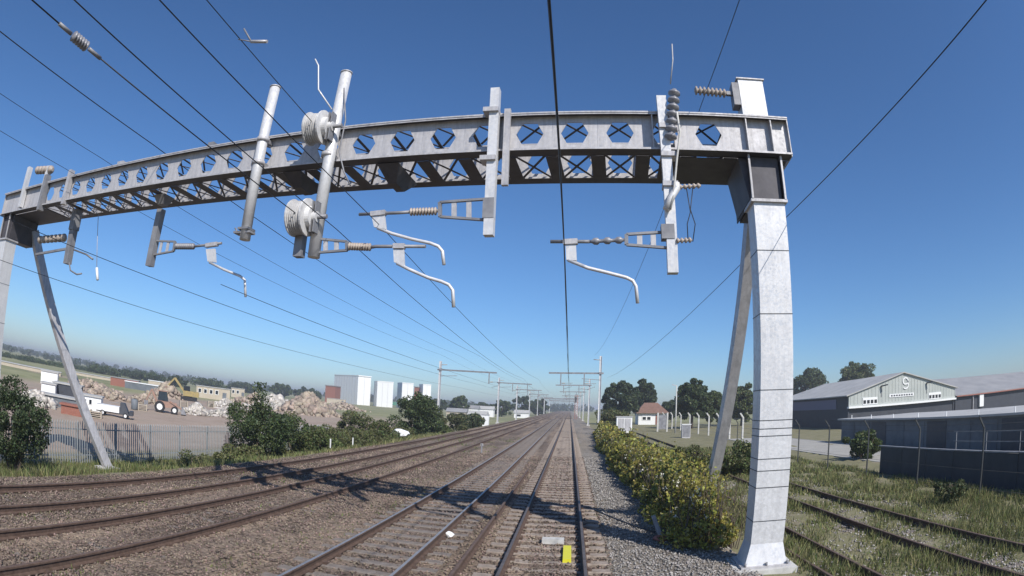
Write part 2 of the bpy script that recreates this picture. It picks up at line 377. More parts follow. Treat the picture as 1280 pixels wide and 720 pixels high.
def ballast_mat(name, c):
    m = bpy.data.materials.new(name); m.use_nodes = True; nt = m.node_tree; b = nt.nodes['Principled BSDF']
    b.inputs['Roughness'].default_value = 0.95; b.inputs['Specular IOR Level'].default_value = 0.25
    tc = nt.nodes.new('ShaderNodeTexCoord')
    v = nt.nodes.new('ShaderNodeTexVoronoi'); v.inputs['Scale'].default_value = 16; nt.links.new(tc.outputs['Object'], v.inputs['Vector'])
    n = nt.nodes.new('ShaderNodeTexNoise'); n.inputs['Scale'].default_value = 0.55; n.inputs['Detail'].default_value = 7; n.inputs['Roughness'].default_value = 0.7
    mp = nt.nodes.new('ShaderNodeMapping'); mp.inputs['Scale'].default_value = (1.0, 0.25, 1); nt.links.new(tc.outputs['Object'], mp.inputs[0]); nt.links.new(mp.outputs[0], n.inputs['Vector'])
    r = nt.nodes.new('ShaderNodeValToRGB'); e = r.color_ramp.elements
    e[0].position, e[0].color = 0.36, (*c[0], 1); e[1].position, e[1].color = 0.64, (*c[2], 1); k = e.new(0.5); k.color = (*c[1], 1)
    nt.links.new(n.outputs['Fac'], r.inputs[0])
    n3 = nt.nodes.new('ShaderNodeTexNoise'); n3.inputs['Scale'].default_value = 1.0; n3.inputs['Detail'].default_value = 5; n3.inputs['Roughness'].default_value = 0.6
    mp3 = nt.nodes.new('ShaderNodeMapping'); mp3.inputs['Scale'].default_value = (0.9, 0.045, 1); nt.links.new(tc.outputs['Object'], mp3.inputs[0]); nt.links.new(mp3.outputs[0], n3.inputs['Vector'])
    f3 = nt.nodes.new('ShaderNodeMapRange'); f3.inputs['From Min'].default_value = 0.46; f3.inputs['From Max'].default_value = 0.62; nt.links.new(n3.outputs['Fac'], f3.inputs['Value'])
    mx3 = nt.nodes.new('ShaderNodeMix'); mx3.data_type = 'RGBA'; nt.links.new(f3.outputs[0], mx3.inputs[0]); nt.links.new(r.outputs[0], mx3.inputs[6]); mx3.inputs[7].default_value = (*c[3], 1)
    sv = nt.nodes.new('ShaderNodeSeparateColor'); nt.links.new(v.outputs['Color'], sv.inputs[0])
    mr = nt.nodes.new('ShaderNodeMapRange'); mr.inputs['To Min'].default_value = 0.62; mr.inputs['To Max'].default_value = 1.35; nt.links.new(sv.outputs[0], mr.inputs['Value'])
    hs = nt.nodes.new('ShaderNodeHueSaturation'); nt.links.new(mx3.outputs[2], hs.inputs['Color']); nt.links.new(mr.outputs[0], hs.inputs['Value'])
    nt.links.new(hs.outputs[0], b.inputs['Base Color'])
    bp = nt.nodes.new('ShaderNodeBump'); bp.inputs['Strength'].default_value = 0.9; bp.inputs['Distance'].default_value = 0.035; bp.invert = True
    nt.links.new(v.outputs['Distance'], bp.inputs['Height']); nt.links.new(bp.outputs[0], b.inputs['Normal'])
    return m
BAL = ballast_mat('brown_ballast', [(0.085, 0.063, 0.047), (0.150, 0.113, 0.088), (0.205, 0.16, 0.125), (0.265, 0.20, 0.145)])
PATHM = ballast_mat('grey_path_gravel', [(0.16, 0.138, 0.115), (0.21, 0.185, 0.157), (0.265, 0.238, 0.207), (0.26, 0.22, 0.175)])
bed_mesh('ballast_bed', -12.9, 1.02, 0.16, 0.010, BAL, 0.06)
bed_mesh('cess_path', 0.9, 3.9, 0.16, 0.008, PATHM, 0.04)

# loose stones (uncountable)
def stones(name, n, xr, yr, smin, smax, m, zf=lambda x, y: 0.0 * x, ypow=1.7):
    X = RNG.uniform(*xr, n); Y = yr[0] + (yr[1] - yr[0]) * RNG.random(n) ** ypow
    S = RNG.uniform(smin, smax, n) * (1 + 0.02 * Y)
    base = np.array([[1, 0, 0], [0, 1, 0], [-1, 0, 0], [0, -1, 0], [0.1, 0.1, 0.75], [0, 0, -0.6]], float)
    P = base[None] * S[:, None, None] * RNG.uniform(0.55, 1.25, (n, 6, 1))
    a = RNG.uniform(0, 6.28, n); ca, sa = np.cos(a)[:, None], np.sin(a)[:, None]
    x = P[:, :, 0] * ca - P[:, :, 1] * sa; y = P[:, :, 0] * sa + P[:, :, 1] * ca
    V = np.stack([x + X[:, None], y + Y[:, None], P[:, :, 2] + (zf(X, Y) + 0.012)[:, None]], -1).reshape(-1, 3)
    f = np.array([[0, 1, 4], [1, 2, 4], [2, 3, 4], [3, 0, 4], [1, 0, 5], [2, 1, 5], [3, 2, 5], [0, 3, 5]])
    Fc = (f[None] + 6 * np.arange(n)[:, None, None]).reshape(-1, 3)
    return raw_mesh(name, V, Fc, m)
tag(stones('ballast_stones', 60000, (-12.6, 1.0), (3.5, 38), 0.016, 0.036, M_STONE), 'loose brown ballast stones lying between and beside the main tracks', 'ballast', kind='stuff')
tag(stones('path_stones', 14000, (1.0, 3.7), (7, 38), 0.013, 0.034, M_STONEW), 'loose grey stones of the path beside the hedge', 'gravel', kind='stuff')
tag(stones('siding_stones', 7000, (4.5, 11), (7, 30), 0.014, 0.04, M_STONEW, lambda x, y: zprof(x, y)), 'loose pale stones around the overgrown siding rails', 'gravel', kind='stuff')

# ------------------------------------------------------------------ tracks
RAILP = [(-0.070, 0), (0.070, 0), (0.070, 0.012), (0.012, 0.035), (0.012, 0.110), (0.036, 0.122), (0.036, 0.148), (0.028, 0.158), (-0.028, 0.158), (-0.036, 0.148), (-0.036, 0.122), (-0.012, 0.110), (-0.012, 0.035), (-0.070, 0.012)]
def rail(name, X, z, y0, y1, parent, top, dx=0.0, label=None):
    mb = MB(); n = len(RAILP); vs = []
    ysr = [y0 + (y1 - y0) * t for t in (0, 0.02, 0.05, 0.1, 0.2, 0.5, 1)]
    for y in ysr:
        for px, pz in RAILP: vs.append((X + px + dx * (y - y0), y, z + pz))
    for i in range(len(ysr) - 1):
        for k in range(n):
            k2 = (k + 1) % n
            mb.add([], [], 0)
            mb.f.append((i * n + k, i * n + k2, (i + 1) * n + k2, (i + 1) * n + k)); mb.mi.append(1 if k in (7,) else 0); mb.sm.append(False)
    mb.v = [tuple(v) for v in vs]
    mb.f.append(tuple(range(n))[::-1]); mb.mi.append(0); mb.sm.append(False)
    mb.f.append(tuple((len(ysr) - 1) * n + k for k in range(n))); mb.mi.append(0); mb.sm.append(False)
    o = mb.build(name, [M_RAILSIDE, top], parent)
    if label: o['label'] = label
    return o
def sleeper_mesh(kind):
    mb = MB()
    if kind == 'concrete':
        w = 0.13
        prof = [(-1.25, 0.0), (-0.80, 0.0), (-0.35, -0.022), (0.35, -0.022), (0.80, 0.0), (1.25, 0.0)]
    else:
        w = 0.125; prof = [(-1.28, 0.0), (1.28, 0.0)]
    vs = []
    for x, dz in prof:
        vs += [(x, -w, -0.16), (x, w, -0.16), (x, w, dz - 0.012), (x, w - 0.015, dz), (x, -w + 0.015, dz), (x, -w, dz - 0.012)]
    fs = []
    for i in range(len(prof) - 1):
        for k in range(6):
            k2 = (k + 1) % 6; fs.append((i * 6 + k, i * 6 + k2, i * 6 + 6 + k2, i * 6 + 6 + k))
    fs += [tuple(range(6))[::-1], tuple(len(vs) - 6 + k for k in range(6))]
    mb.add(vs, fs)
    return mb
def track(xc, label, kind, top, ztop, n_ind, n_far, sink, cat='railway track', y0=4.4, pitch=0.65, raily=(-6, 900), gauge=1.505, group='main running tracks', zb=0.0, m_s=None, clips=True):
    t = thing('railway_track', (xc, y0, zb), label, cat, group)
    zr = zb + ztop
    for s in (-1, 1): rail('rail', xc + s * gauge / 2, zr, raily[0], raily[1], t, top)
    mb = sleeper_mesh(kind); ms = m_s or (M_SLEEP if kind == 'concrete' else M_SLEEPW)
    first = mb.build('sleeper', ms); me = first.data
    far = MB(); y = y0
    for i in range(n_ind + n_far):
        yy = y0 + i * pitch + random.uniform(-0.02, 0.02); dz = random.uniform(-0.012, 0.006) - sink
        if i < n_ind:
            o = first if i == 0 else bpy.data.objects.new('sleeper', me)
            if i: COL.objects.link(o)
            o.location = (xc + random.uniform(-0.02, 0.02), yy, zr + dz); o.rotation_euler = (0, 0, random.uniform(-0.008, 0.008))
            o.parent = t; o.matrix_parent_inverse = wmat(t).inverted()
        else:
            far.box(xc - 1.25, xc + 1.25, yy - 0.125, yy + 0.125, zr - 0.1, zr + dz)
    if n_far: tag(far.build('distant_sleepers', ms, t), kind='stuff')
    if clips:
        c = MB()
        for i in range(min(n_ind, 45)):
            yy = y0 + i * pitch
            for s in (-1, 1):
                for q in (-1, 1):
                    xx = xc + s * gauge / 2 + q * 0.105
                    c.box(xx - 0.035, xx + 0.035, yy - 0.05, yy + 0.05, zr - 0.03, zr + 0.032)
        tag(c.build('rail_clips', M_RAILSIDE, t), kind='stuff')
    return t
track(-0.3225, 'nearest track ahead of the camera with pale concrete sleepers and dark rails', 'concrete', M_RAILDK, 0.038, 92, 170, 0.0)
track(-3.49, 'second track from the right, shiny worn rails on grey timber sleepers', 'timber', M_RAILTOP, 0.036, 92, 170, 0.004)
track(-7.70, 'third track from the right, rusty brown rails sunk in ballast', 'timber', M_RAILRUST, 0.012, 70, 0, 0.024, m_s=M_SLEEPW)
track(-10.55, 'leftmost track, rusty brown rails next to the grass verge', 'timber', M_RAILRUST, 0.012, 70, 0, 0.024, m_s=M_SLEEPW)
ZS = gz(8.4)
track(8.40, 'overgrown siding track right of the big white column', 'timber', M_RAILRUST, 0.02, 60, 0, 0.02, group=None, cat='railway track', zb=ZS, y0=5, raily=(-4, 120), clips=False)
t = rail('loose_rail', -1.86, 0.005, 7.0, 28.6, None, M_RAILRUST); tag(t, 'spare rail lying loose between the two nearest tracks', 'rail')
t = rail('loose_rail', 5.75, gz(5.75) - 0.02, 5.0, 26, None, M_RAILRUST); tag(t, 'old rail half buried in weeds right of the white column foot', 'rail')
t = rail('loose_rail', 4.95, gz(4.95) - 0.05, 5.0, 13.5, None, M_RAILRUST); tag(t, 'short rusty rail at the right side of the white column foot', 'rail')

# small things on the track bed
p = on_z(708, 692, 0.08); k = thing('track_magnet', (p.x, p.y, 0.0), 'yellow plate and pale board lying between the rails of the nearest track', 'track magnet')
MB().box(p.x - 0.07, p.x + 0.10, p.y - 0.5, p.y + 0.75, 0.0, 0.085).build('yellow_plate', M_YPAINT, k)
q = on_z(692, 675, 0.08); MB().box(q.x - 0.26, q.x + 0.24, q.y - 0.12, q.y + 0.14, 0.0, 0.12).build('pale_board', M_CONC, k)
p = on_z(602, 566); k = thing('marker_post', p, 'small grey stub post standing in the ballast between second and third track', 'post')
MB().bar(p, p + UPV * 0.62, 0.09).build('stake', M_GALVD, k); MB().bar(p + UPV * 0.55 + Vector((-0.09, 0, 0)), p + UPV * 0.55 + Vector((0.09, 0, 0)), 0.03, 0.16).build('plate', M_GALV, k)
def rock(name, c, r, m, label, cat, n=1, sq=0.7):
    bm = bmesh.new(); bmesh.ops.create_icosphere(bm, subdivisions=2, radius=1)
    for v in bm.verts: v.co = Vector((v.co.x * r[0], v.co.y * r[1], v.co.z * r[2])) * random.uniform(0.78, 1.18)
    me = bpy.data.meshes.new(name); bm.to_mesh(me); bm.free(); me.materials.append(m)
    o = bpy.data.objects.new(name, me); COL.objects.link(o); o.location = c; return tag(o, label, cat)
p = on_z(562, 671); rock('stone', (p.x, p.y, 0.06), (0.10, 0.10, 0.075), M_WHITE, 'single white stone lying between the two nearest tracks', 'stone')
p = on_z(500, 546); rock('rubbish_bag', (p.x, p.y, 0.32), (0.75, 0.5, 0.38), M_WHITE, 'crumpled white bag dumped beside the leftmost track', 'rubbish bag'); rock('rubbish_bag', (p.x - 0.9, p.y + 0.3, 0.22), (0.45, 0.35, 0.26), M_WHITE, 'smaller white bag left of the larger dumped white bag', 'rubbish bag')
for i, (px, py, lb) in enumerate([(441, 556, 'short white stake at the verge right of the left bushes'), (413, 558, 'short white stake at the verge in front of low brown scrub')]):
    p = on_z(px, py); k = thing('verge_stake', p, lb, 'stake', 'white verge stakes'); MB().bar(p - UPV * 0.1, p + UPV * 0.42, 0.06).build('stake', M_WHITE, k); MB().bar(p + UPV * 0.42, p + UPV * 0.47, 0.07, w2=0.03).build('cap', M_WHITE, k)
# broken post with cable by the hedge
p = on_z(826, 676); k = thing('broken_post', p, 'short leaning grey post with rusty foot at the hedge edge', 'post')
MB().bar(p + Vector((0.05, 0, -0.05)), p + Vector((-0.22, 0.1, 0.62)), 0.15, 0.11, w2=0.11, h2=0.09).build('stump', M_GALVD, k)
MB().tube([p + Vector((-0.04, -0.02, -0.02)), p + Vector((0, 0, 0.07)), p + Vector((0.02, 0, 0.15))], [0.2, 0.17, 0.08], 9).build('foot', M_RUST, k)
q = on_z(736, 635)
tag(MB().tube([q + Vector((0, 0, .03)), q + (p - q) * 0.35 + Vector((0, 0, .04)), q + (p - q) * 0.7 + Vector((0, 0.3, .04)), p + Vector((-0.15, 0.1, 0.2))], 0.022, 6).build('cable', M_WIRE), 'black cable running from the right rail to the leaning post', 'cable')

# ------------------------------------------------------------------ the big gantry
ZT, ZB, DEP = 9.10, 8.24, 1.55
gan = thing('overhead_gantry', gp(0, 0, -0.1), 'huge galvanised steel portal gantry with hexagon holes spanning all tracks', 'gantry')
PIT = 0.93
def hex_panel():
    hw, hh = PIT / 2, (ZT - ZB) / 2 - 0.02; a, c, e = 0.285, 0.15, 0.255
    up_ = [(-hw, 0), (-a, 0), (-c, e), (c, e), (a, 0), (hw, 0), (hw, hh), (-hw, hh)]
    lo_ = [(-hw, 0), (-hw, -hh), (hw, -hh), (hw, 0), (a, 0), (c, -e), (-c, -e), (-a, 0)]
    mb = MB(); th = 0.012
    for poly in (up_, lo_):
        n = len(poly)
        vs = [(x, -th, z) for x, z in poly] + [(x, th, z) for x, z in poly]
        fs = [tuple(range(n)), tuple(range(n, 2 * n))[::-1]]
        if poly is up_: fs += [(i, i + 1, n + i + 1, n + i) for i in (1, 2, 3)]
        else: fs += [(i, i + 1, n + i + 1, n + i) for i in (4, 5, 6)]
        mb.add(vs, fs)
    return mb
hp = hex_panel().build('web_panel', M_GALV)
first = True; RZ = Matrix.Rotation(GAN, 4, 'Z').to_euler()
KMIN, KMAX = -19, 3
for off in (0.0, DEP):
    for kk in range(KMIN, KMAX + 1):
        o = hp if first else bpy.data.objects.new('web_panel', hp.data)
        if not first: COL.objects.link(o)
        first = False
        o.location = gp(gu(0.0 + PIT * kk), off, (ZT + ZB) / 2); o.rotation_euler = RZ
        o.parent = gan; o.matrix_parent_inverse = wmat(gan).inverted()
uL, uR = gu(0.0 + PIT * (KMIN - 0.5)), gu(PIT * (KMAX + 0.5))
uE0, uE1 = gu(-21.9), gu(4.58)
for off in (0.0, DEP):
    MB().gbox(uR, uE1, off - 0.012, off + 0.012, ZB + 0.02, ZT - 0.02).build('web_end_plate', M_GALV, gan)
    MB().gbox(uE0, uL, off - 0.012, off + 0.012, ZB + 0.02, ZT - 0.02).build('web_end_plate', M_GALV, gan)
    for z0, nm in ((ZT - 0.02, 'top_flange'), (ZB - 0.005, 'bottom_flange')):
        MB().gbox(uE0, uE1, off - 0.17, off + 0.17, z0, z0 + 0.025).build(nm, M_STEELD, gan)  # galvanised flanges coloured dark to carry the shade under the beam
    MB().gbox(uE0, uE1, off - 0.17, off - 0.158, ZT - 0.0205 - 0.035, ZT - 0.0205).build('flange_lip', M_GALV, gan)
    MB().gbox(uE0, uE1, off - 0.182, off - 0.171, ZB - 0.012, ZB + 0.03).build('flange_lip', M_GALV, gan)
    MB().gbox(uE0, uE1, off - 0.182, off - 0.171, ZT - 0.02, ZT + 0.012).build('flange_lip', M_GALV, gan)
# end plates and stiffeners
MB().gbox(uE1, uE1 + 0.02, -0.1, DEP + 0.1, ZB - 0.02, ZT + 0.02).build('end_plate', M_GALV, gan)
MB().gbox(uE0 - 0.02, uE0, -0.1, DEP + 0.1, ZB - 0.02, ZT + 0.02).build('end_plate', M_GALV, gan)
for X in (3.62, 4.18, -1.35, -1.75, -18.1, -16.3, 1.6, 2.05):
    MB().gbox(gu(X) - 0.012, gu(X) + 0.012, -0.15, -0.013, ZB + 0.021, ZT - 0.0205).build('stiffener', M_GALV, gan)
# lattice top and bottom, underside shade put into its dark colour
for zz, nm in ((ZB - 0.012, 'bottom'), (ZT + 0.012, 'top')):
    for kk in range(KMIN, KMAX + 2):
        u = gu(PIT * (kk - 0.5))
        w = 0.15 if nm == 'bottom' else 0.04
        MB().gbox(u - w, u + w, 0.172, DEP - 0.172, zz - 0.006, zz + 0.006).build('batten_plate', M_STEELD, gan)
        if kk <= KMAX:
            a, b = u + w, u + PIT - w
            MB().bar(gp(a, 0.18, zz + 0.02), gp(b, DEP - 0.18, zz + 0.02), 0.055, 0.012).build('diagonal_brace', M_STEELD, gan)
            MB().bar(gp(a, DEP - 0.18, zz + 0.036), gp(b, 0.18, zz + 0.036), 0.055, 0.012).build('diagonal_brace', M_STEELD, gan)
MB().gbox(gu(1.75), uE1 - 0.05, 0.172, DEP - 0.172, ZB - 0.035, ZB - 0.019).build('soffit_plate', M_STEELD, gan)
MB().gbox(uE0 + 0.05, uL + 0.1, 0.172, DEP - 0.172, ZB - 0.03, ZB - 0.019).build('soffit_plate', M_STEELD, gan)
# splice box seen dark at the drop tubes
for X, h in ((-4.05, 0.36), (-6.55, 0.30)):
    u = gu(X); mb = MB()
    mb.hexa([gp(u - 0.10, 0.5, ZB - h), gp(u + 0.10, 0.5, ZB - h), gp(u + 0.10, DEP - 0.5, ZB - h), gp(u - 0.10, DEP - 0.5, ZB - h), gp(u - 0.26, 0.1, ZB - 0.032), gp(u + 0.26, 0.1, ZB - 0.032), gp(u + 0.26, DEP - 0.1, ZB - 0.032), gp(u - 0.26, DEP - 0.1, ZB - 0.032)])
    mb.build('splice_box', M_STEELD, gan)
# legs
def leg(u0, u1, zg, seams, brace_top, brace_foot, bm_):
    d = 0.62; o0 = -0.02
    L = tag(MB().gbox(u0, u1, o0, o0 + d, zg + 0.55, 7.22).build('leg', M_WHITEST, gan))
    MB().hexa([gp(u0 - 0.1, o0 - 0.1, zg + 0.12), gp(u1 + 0.1, o0 - 0.1, zg + 0.12), gp(u1 + 0.1, o0 + d + 0.1, zg + 0.12), gp(u0 - 0.1, o0 + d + 0.1, zg + 0.12),
               gp(u0, o0, zg + 0.55), gp(u1, o0, zg + 0.55), gp(u1, o0 + d, zg + 0.55), gp(u0, o0 + d, zg + 0.55)]).build('flared_foot', M_WHITEST, L)
    MB().gbox(u0 - 0.18, u1 + 0.18, o0 - 0.18, o0 + d + 0.18, zg + 0.07, zg + 0.12).build('base_plate', M_GALV, L)
    MB().gbox(u0 - 0.3, u1 + 0.3, o0 - 0.3, o0 + d + 0.3, zg - 0.5, zg + 0.07).build('plinth', M_CONC, L)
    for bu in (u0 - 0.1, (u0 + u1) / 2, u1 + 0.1):
        c = gp(bu, o0 - 0.14, zg + 0.12); MB().tube([c, c + UPV * 0.07], 0.025, 6).build('anchor_bolt', M_GALVD, L)
    for z in seams: MB().gbox(u0 - 0.006, u1 + 0.006, o0 - 0.006, o0 + d + 0.006, z, z + 0.014).build('strap', M_SEAM, L)
    MB().gbox(u0 - 0.06, u1 + 0.06, o0 - 0.06, o0 + d + 0.06, 7.20, 7.26).build('cap_plate', M_GALV, L)
    # head frame between leg and beam
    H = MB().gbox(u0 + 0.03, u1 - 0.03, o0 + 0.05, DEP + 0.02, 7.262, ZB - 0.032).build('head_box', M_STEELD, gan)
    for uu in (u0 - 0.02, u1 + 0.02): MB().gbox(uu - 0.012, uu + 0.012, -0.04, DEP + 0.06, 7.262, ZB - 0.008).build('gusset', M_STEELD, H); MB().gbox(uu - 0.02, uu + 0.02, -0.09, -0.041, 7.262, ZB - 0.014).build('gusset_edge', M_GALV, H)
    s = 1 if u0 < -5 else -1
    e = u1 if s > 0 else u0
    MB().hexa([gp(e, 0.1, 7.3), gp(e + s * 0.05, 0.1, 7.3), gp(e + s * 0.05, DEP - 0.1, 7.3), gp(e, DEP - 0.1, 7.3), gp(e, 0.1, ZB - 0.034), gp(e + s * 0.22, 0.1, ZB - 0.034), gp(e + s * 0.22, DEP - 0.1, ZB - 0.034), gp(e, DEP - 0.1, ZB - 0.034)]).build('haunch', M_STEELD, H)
    B = MB().bar(brace_top, brace_foot + UPV * 0.1, 0.40, 0.26, side=GD, w2=0.40, h2=0.26).build('raking_brace', M_GALV, gan)
    MB().bar(brace_foot - UPV * 0.4, brace_foot + UPV * 0.12, 1.0, 0.9).build('brace_plinth', M_CONC, B)
    return L
u0, u1 = gu(3.62), gu(4.30)
leg(u0, u1, -0.06, [0.95, 1.62, 1.95, 2.18, 2.62, 2.76, 2.92, 3.5, 4.95, 6.2], gp(gu(4.0), DEP - 0.1, 7.9), Vector((3.95, 16.3, -0.06)), None)
ul0, ul1 = gu(-21.6), gu(-20.95)
leg(ul0, ul1, -1.3, [2.2, 4.0, 5.5], gp(gu(-20.9), DEP - 0.1, 7.9), Vector((-18.4, 17.9, -1.25)), None)
# mast extension with insulator on the right end
E_ = MB().gbox(gu(3.62), gu(4.2), 0.0, 0.45, ZT + 0.006, 10.12).build('mast_extension', M_WHITEST, gan)
MB().gbox(gu(3.58), gu(4.24), -0.03, 0.48, 10.12, 10.15).build('cap', M_GALV, E_)
a, b = G(868, 113, 0.1), G(908, 117, 0.1)
def insulator(name, a, b, r, n, m, parent, core=None):
    a, b = Vector(a), Vector(b); pts, rs = [], []
    for i in range(n):
        for t, rr in ((0.12, 0.5), (0.3, 1.0), (0.6, 0.95), (0.8, 0.5)):
            pts.append(a + (b - a) * ((i + t) / n)); rs.append(r * rr)
    return MB().tube([a] + pts + [b], [r * 0.4] + rs + [r * 0.4], 12).build(name, m, parent)
i_ = insulator('insulator', a, b, 0.105, 8, M_INS, E_)
MB().bar(b, gp(gu(3.63), 0.1, b.z), 0.09, 0.09).build('insulator_bracket', M_GALVD, E_)
MB().gbox(gu(3.46), gu(3.61), 0.0, 0.3, b.z - 0.32, b.z + 0.25).build('bracket_plate', M_GALVD, E_)
# twin posts on the left end
for X in (-19.9, -18.1):
    MB().gbox(gu(X) - 0.1, gu(X) + 0.1, -0.25, -0.05, ZB + 0.1, 9.95 if X < -19 else 9.72).build('end_post', M_WHITEST, gan)
a, b = G(46, 213, -0.15), G(66, 212, -0.15); insulator('insulator', a, b, 0.16, 5, M_INS, gan)
MB().gbox(gu(-18.0) - 0.08, gu(-18.0) + 0.12, -0.3, -0.05, ZB - 0.2, ZT + 0.25).build('splice_channel', M_GALVD, gan)
MB().gbox(gu(-16.2) - 0.09, gu(-16.2) + 0.09, -0.26, -0.05, ZB - 0.15, ZT + 0.2).build('splice_channel', M_GALV, gan)
MB().gbox(gu(-9.3) - 0.1, gu(-9.3) + 0.1, -0.1, 0.1, ZT + 0.03, ZT + 0.16).build('cable_box', M_GALVD, gan)
MB().gbox(gu(-13.3) - 0.15, gu(-13.3) + 0.15, -0.1, 0.2, ZT + 0.03, ZT + 0.14).build('cable_box', M_GALV, gan)

# ------------------------------------------------------------------ drop posts with registration arms
FO = -0.30                                         # the drop posts stand in front of the front web
def clamp(u, z, parent, r=0.16, off=FO):
    MB().gbox(u - r, u + r, off - r, off + r, z - 0.05, z + 0.05).build('clamp', M_GALV, parent)
    MB().gbox(u - r * 0.7, u + r * 0.7, off + r, -0.02 if off < 0 else off + r + 0.1, z - 0.04, z + 0.04).build('clamp_bracket', M_GALVD, parent)
def pix(pts, off=FO): return [G(x, y, off) for x, y in pts]
def arm(parent, fork_root, fork_tip, ins, tubept, tip, cl, plate, steady, off=FO, ins_m=M_INS, ir=0.085, sc=1.0, ribs=9):
    """two fork bars, ribbed insulator, thin tube, clamp plate and a bent steady arm"""
    fr, ft = pix(fork_root, off), pix(fork_tip, off)
    for i in (0, 1): MB().bar(fr[i], ft[i], 0.045 * sc, 0.07 * sc, side=GN).build('fork_bar', M_GALVD, parent)
    for t in (0.35, 0.68):
        a = fr[0].lerp(ft[0], t); b = fr[1].lerp(ft[1], t); MB().bar(a, b, 0.10 * sc, 0.03, side=GN).build('fork_strut', M_GALV, parent)
    MB().bar(ft[0], ft[1], 0.07 * sc, 0.07 * sc, side=GN).build('fork_end', M_GALVD, parent)
    a, b = pix(ins, off); insulator('insulator', a, b, ir, ribs, ins_m, parent)
    MB().tube([ft[0].lerp(ft[1], 0.5), a], 0.035 * sc, 8).build('insulator_pin', M_GALV, parent)
    p, q = pix(tubept, off); MB().tube([b, p, q], 0.034 * sc, 10).build('registration_tube', M_GALVD, parent)
    c = pix(cl, off); MB().bar(c[0], c[1], 0.10 * sc, 0.12 * sc, side=GN).build('tube_clamp', M_GALV, parent)
    pl_ = pix(plate, off); mb = MB()
    dv = GN * 0.03
    mb.hexa([pl_[0] - dv, pl_[1] - dv, pl_[1] + dv, pl_[0] + dv, pl_[3] - dv, pl_[2] - dv, pl_[2] + dv, pl_[3] + dv]); mb.build('drop_bracket', M_WHITEST, parent)
    st = pix(steady, off); fine = []
    for i in range(len(st) - 1):
        fine.append(st[i])
        if 0 < i < len(st) - 1: pass
    fine.append(st[-1])
    MB().tube(fine, 0.034 * sc, 10).build('steady_arm', M_WHITEST, parent)
# middle square post
k = thing('drop_post', gp(gu(-1.69), FO, 6.46), 'square grey drop post in front of the beam, left of the central wire', 'drop post')
MB().bar(G(611, 295, FO), G(620, 112, FO), 0.19, 0.19, side=GN).build('post', M_WHITEST, k)
MB().bar(G(631, 232, -0.22), G(635, 137, -0.22), 0.13, 0.10, side=GN).build('channel', M_GALV, k)
for y_ in (140, 200): clamp(gu(-1.69), G(616, y_, FO).z, k)
MB().bar(G(611, 274, FO), G(612, 249, FO), 0.22, 0.21, side=GN).build('fork_seat', M_GALVD, k)
arm(k, [(606, 249), (606, 275)], [(550, 253), (550, 271)], [(546, 264), (512, 265)], [(498, 266), (449, 268)], None, [(482, 266), (464, 268)], [(465, 270), (481, 269), (483, 287), (468, 284)],
    [(472, 285), (490, 292), (515, 299), (538, 304), (548, 308), (553, 314), (555, 331)])
# right square post
k = thing('drop_post', gp(gu(1.87), FO, 5.72), 'bright drop post with cables and clamps, nearest the white column', 'drop post')
MB().bar(G(841, 342, FO), G(826, 122, FO), 0.20, 0.20, side=GN).build('post', M_WHITEST, k)
for y_ in (160, 195, 232): clamp(gu(1.87), G(832, y_, FO).z, k, 0.15)
insulator('surge_arrester', G(838, 175, -0.42), G(843, 112, -0.42), 0.13, 7, M_INSG, k)
MB().tube([G(838, 105, -0.42), G(841, 75, -0.42), G(840, 55, -0.42)], 0.014, 6).build('spike', M_GALV, k)
MB().tube([G(846, 140, -0.5), G(850, 165, -0.5), G(846, 200, -0.5), G(843, 232, -0.5), G(838, 262, -0.5)], 0.022, 6).build('cable', M_CONC, k)
MB().tube([G(845, 229, -0.45), G(846, 235, -0.45), G(838, 248, -0.45), G(833, 262, -0.45)], 0.075, 8).build('cable_sleeve', M_WHITEST, k)
insulator('terminal', G(848, 234, -0.4), G(876, 232, -0.4), 0.055, 5, M_INS, k)
insulator('terminal', G(845, 301, -0.4), G(865, 300, -0.4), 0.055, 4, M_INS, k)
MB().tube([G(866, 235, -0.4), G(863, 262, -0.4), G(869, 280, -0.4), G(866, 302, -0.4)], 0.010, 6).build('jumper_wire', M_WIRE, k)
MB().tube([G(858, 235, -0.4), G(863, 265, -0.4), G(859, 280, -0.4), G(860, 300, -0.4)], 0.010, 6).build('jumper_wire', M_WIRE, k)
MB().bar(G(835, 300, FO), G(834, 282, FO), 0.25, 0.23, side=GN).build('fork_seat', M_GALVD, k)
arm(k, [(834, 290), (835, 310)], [(783, 293), (783, 306)], [(780, 300), (737, 302)], [(730, 302), (688, 302)], None, [(722, 302), (704, 303)], [(707, 306), (720, 306), (721, 326), (708, 325)],
    [(710, 325), (735, 335), (760, 341), (783, 347), (791, 351), (795, 358), (797, 379)], ins_m=M_INSG, ir=0.07, ribs=3)
# round tubes
def round_tube(bot, top, label, drum_px, extra):
    b, t_ = G(*bot, FO), G(*top, FO)
    k = thing('drop_tube', b, label, 'drop tube')
    MB().tube([b, t_], 0.135, 18).build('tube', M_WHITEST, k)
    MB().tube([t_, t_ + (t_ - b).normalized() * 0.03], 0.15, 18).build('top_cap', M_GALV, k)
    u = (b - G0).dot(GD)
    for z in (ZB + 0.1, ZT - 0.15):
        MB().tube([gp(u, FO, z - 0.05), gp(u, FO, z + 0.05)], 0.165, 16).build('clamp', M_GALV, k)
        MB().gbox(u - 0.12, u + 0.12, FO + 0.15, -0.014, z - 0.05, z + 0.05).build('clamp_bracket', M_GALVD, k)
    return k, u
k1, uu = round_tube((306, 300), (344, 110), 'left round white drop tube with a small foot plate', None, None)
MB().gbox(uu - 0.3, uu + 0.2, FO - 0.12, FO + 0.12, 6.58, 6.63).gbox(uu - 0.16, uu + 0.16, FO - 0.16, FO + 0.16, 6.66, 6.71).build('foot_plate', M_GALVD, k1)
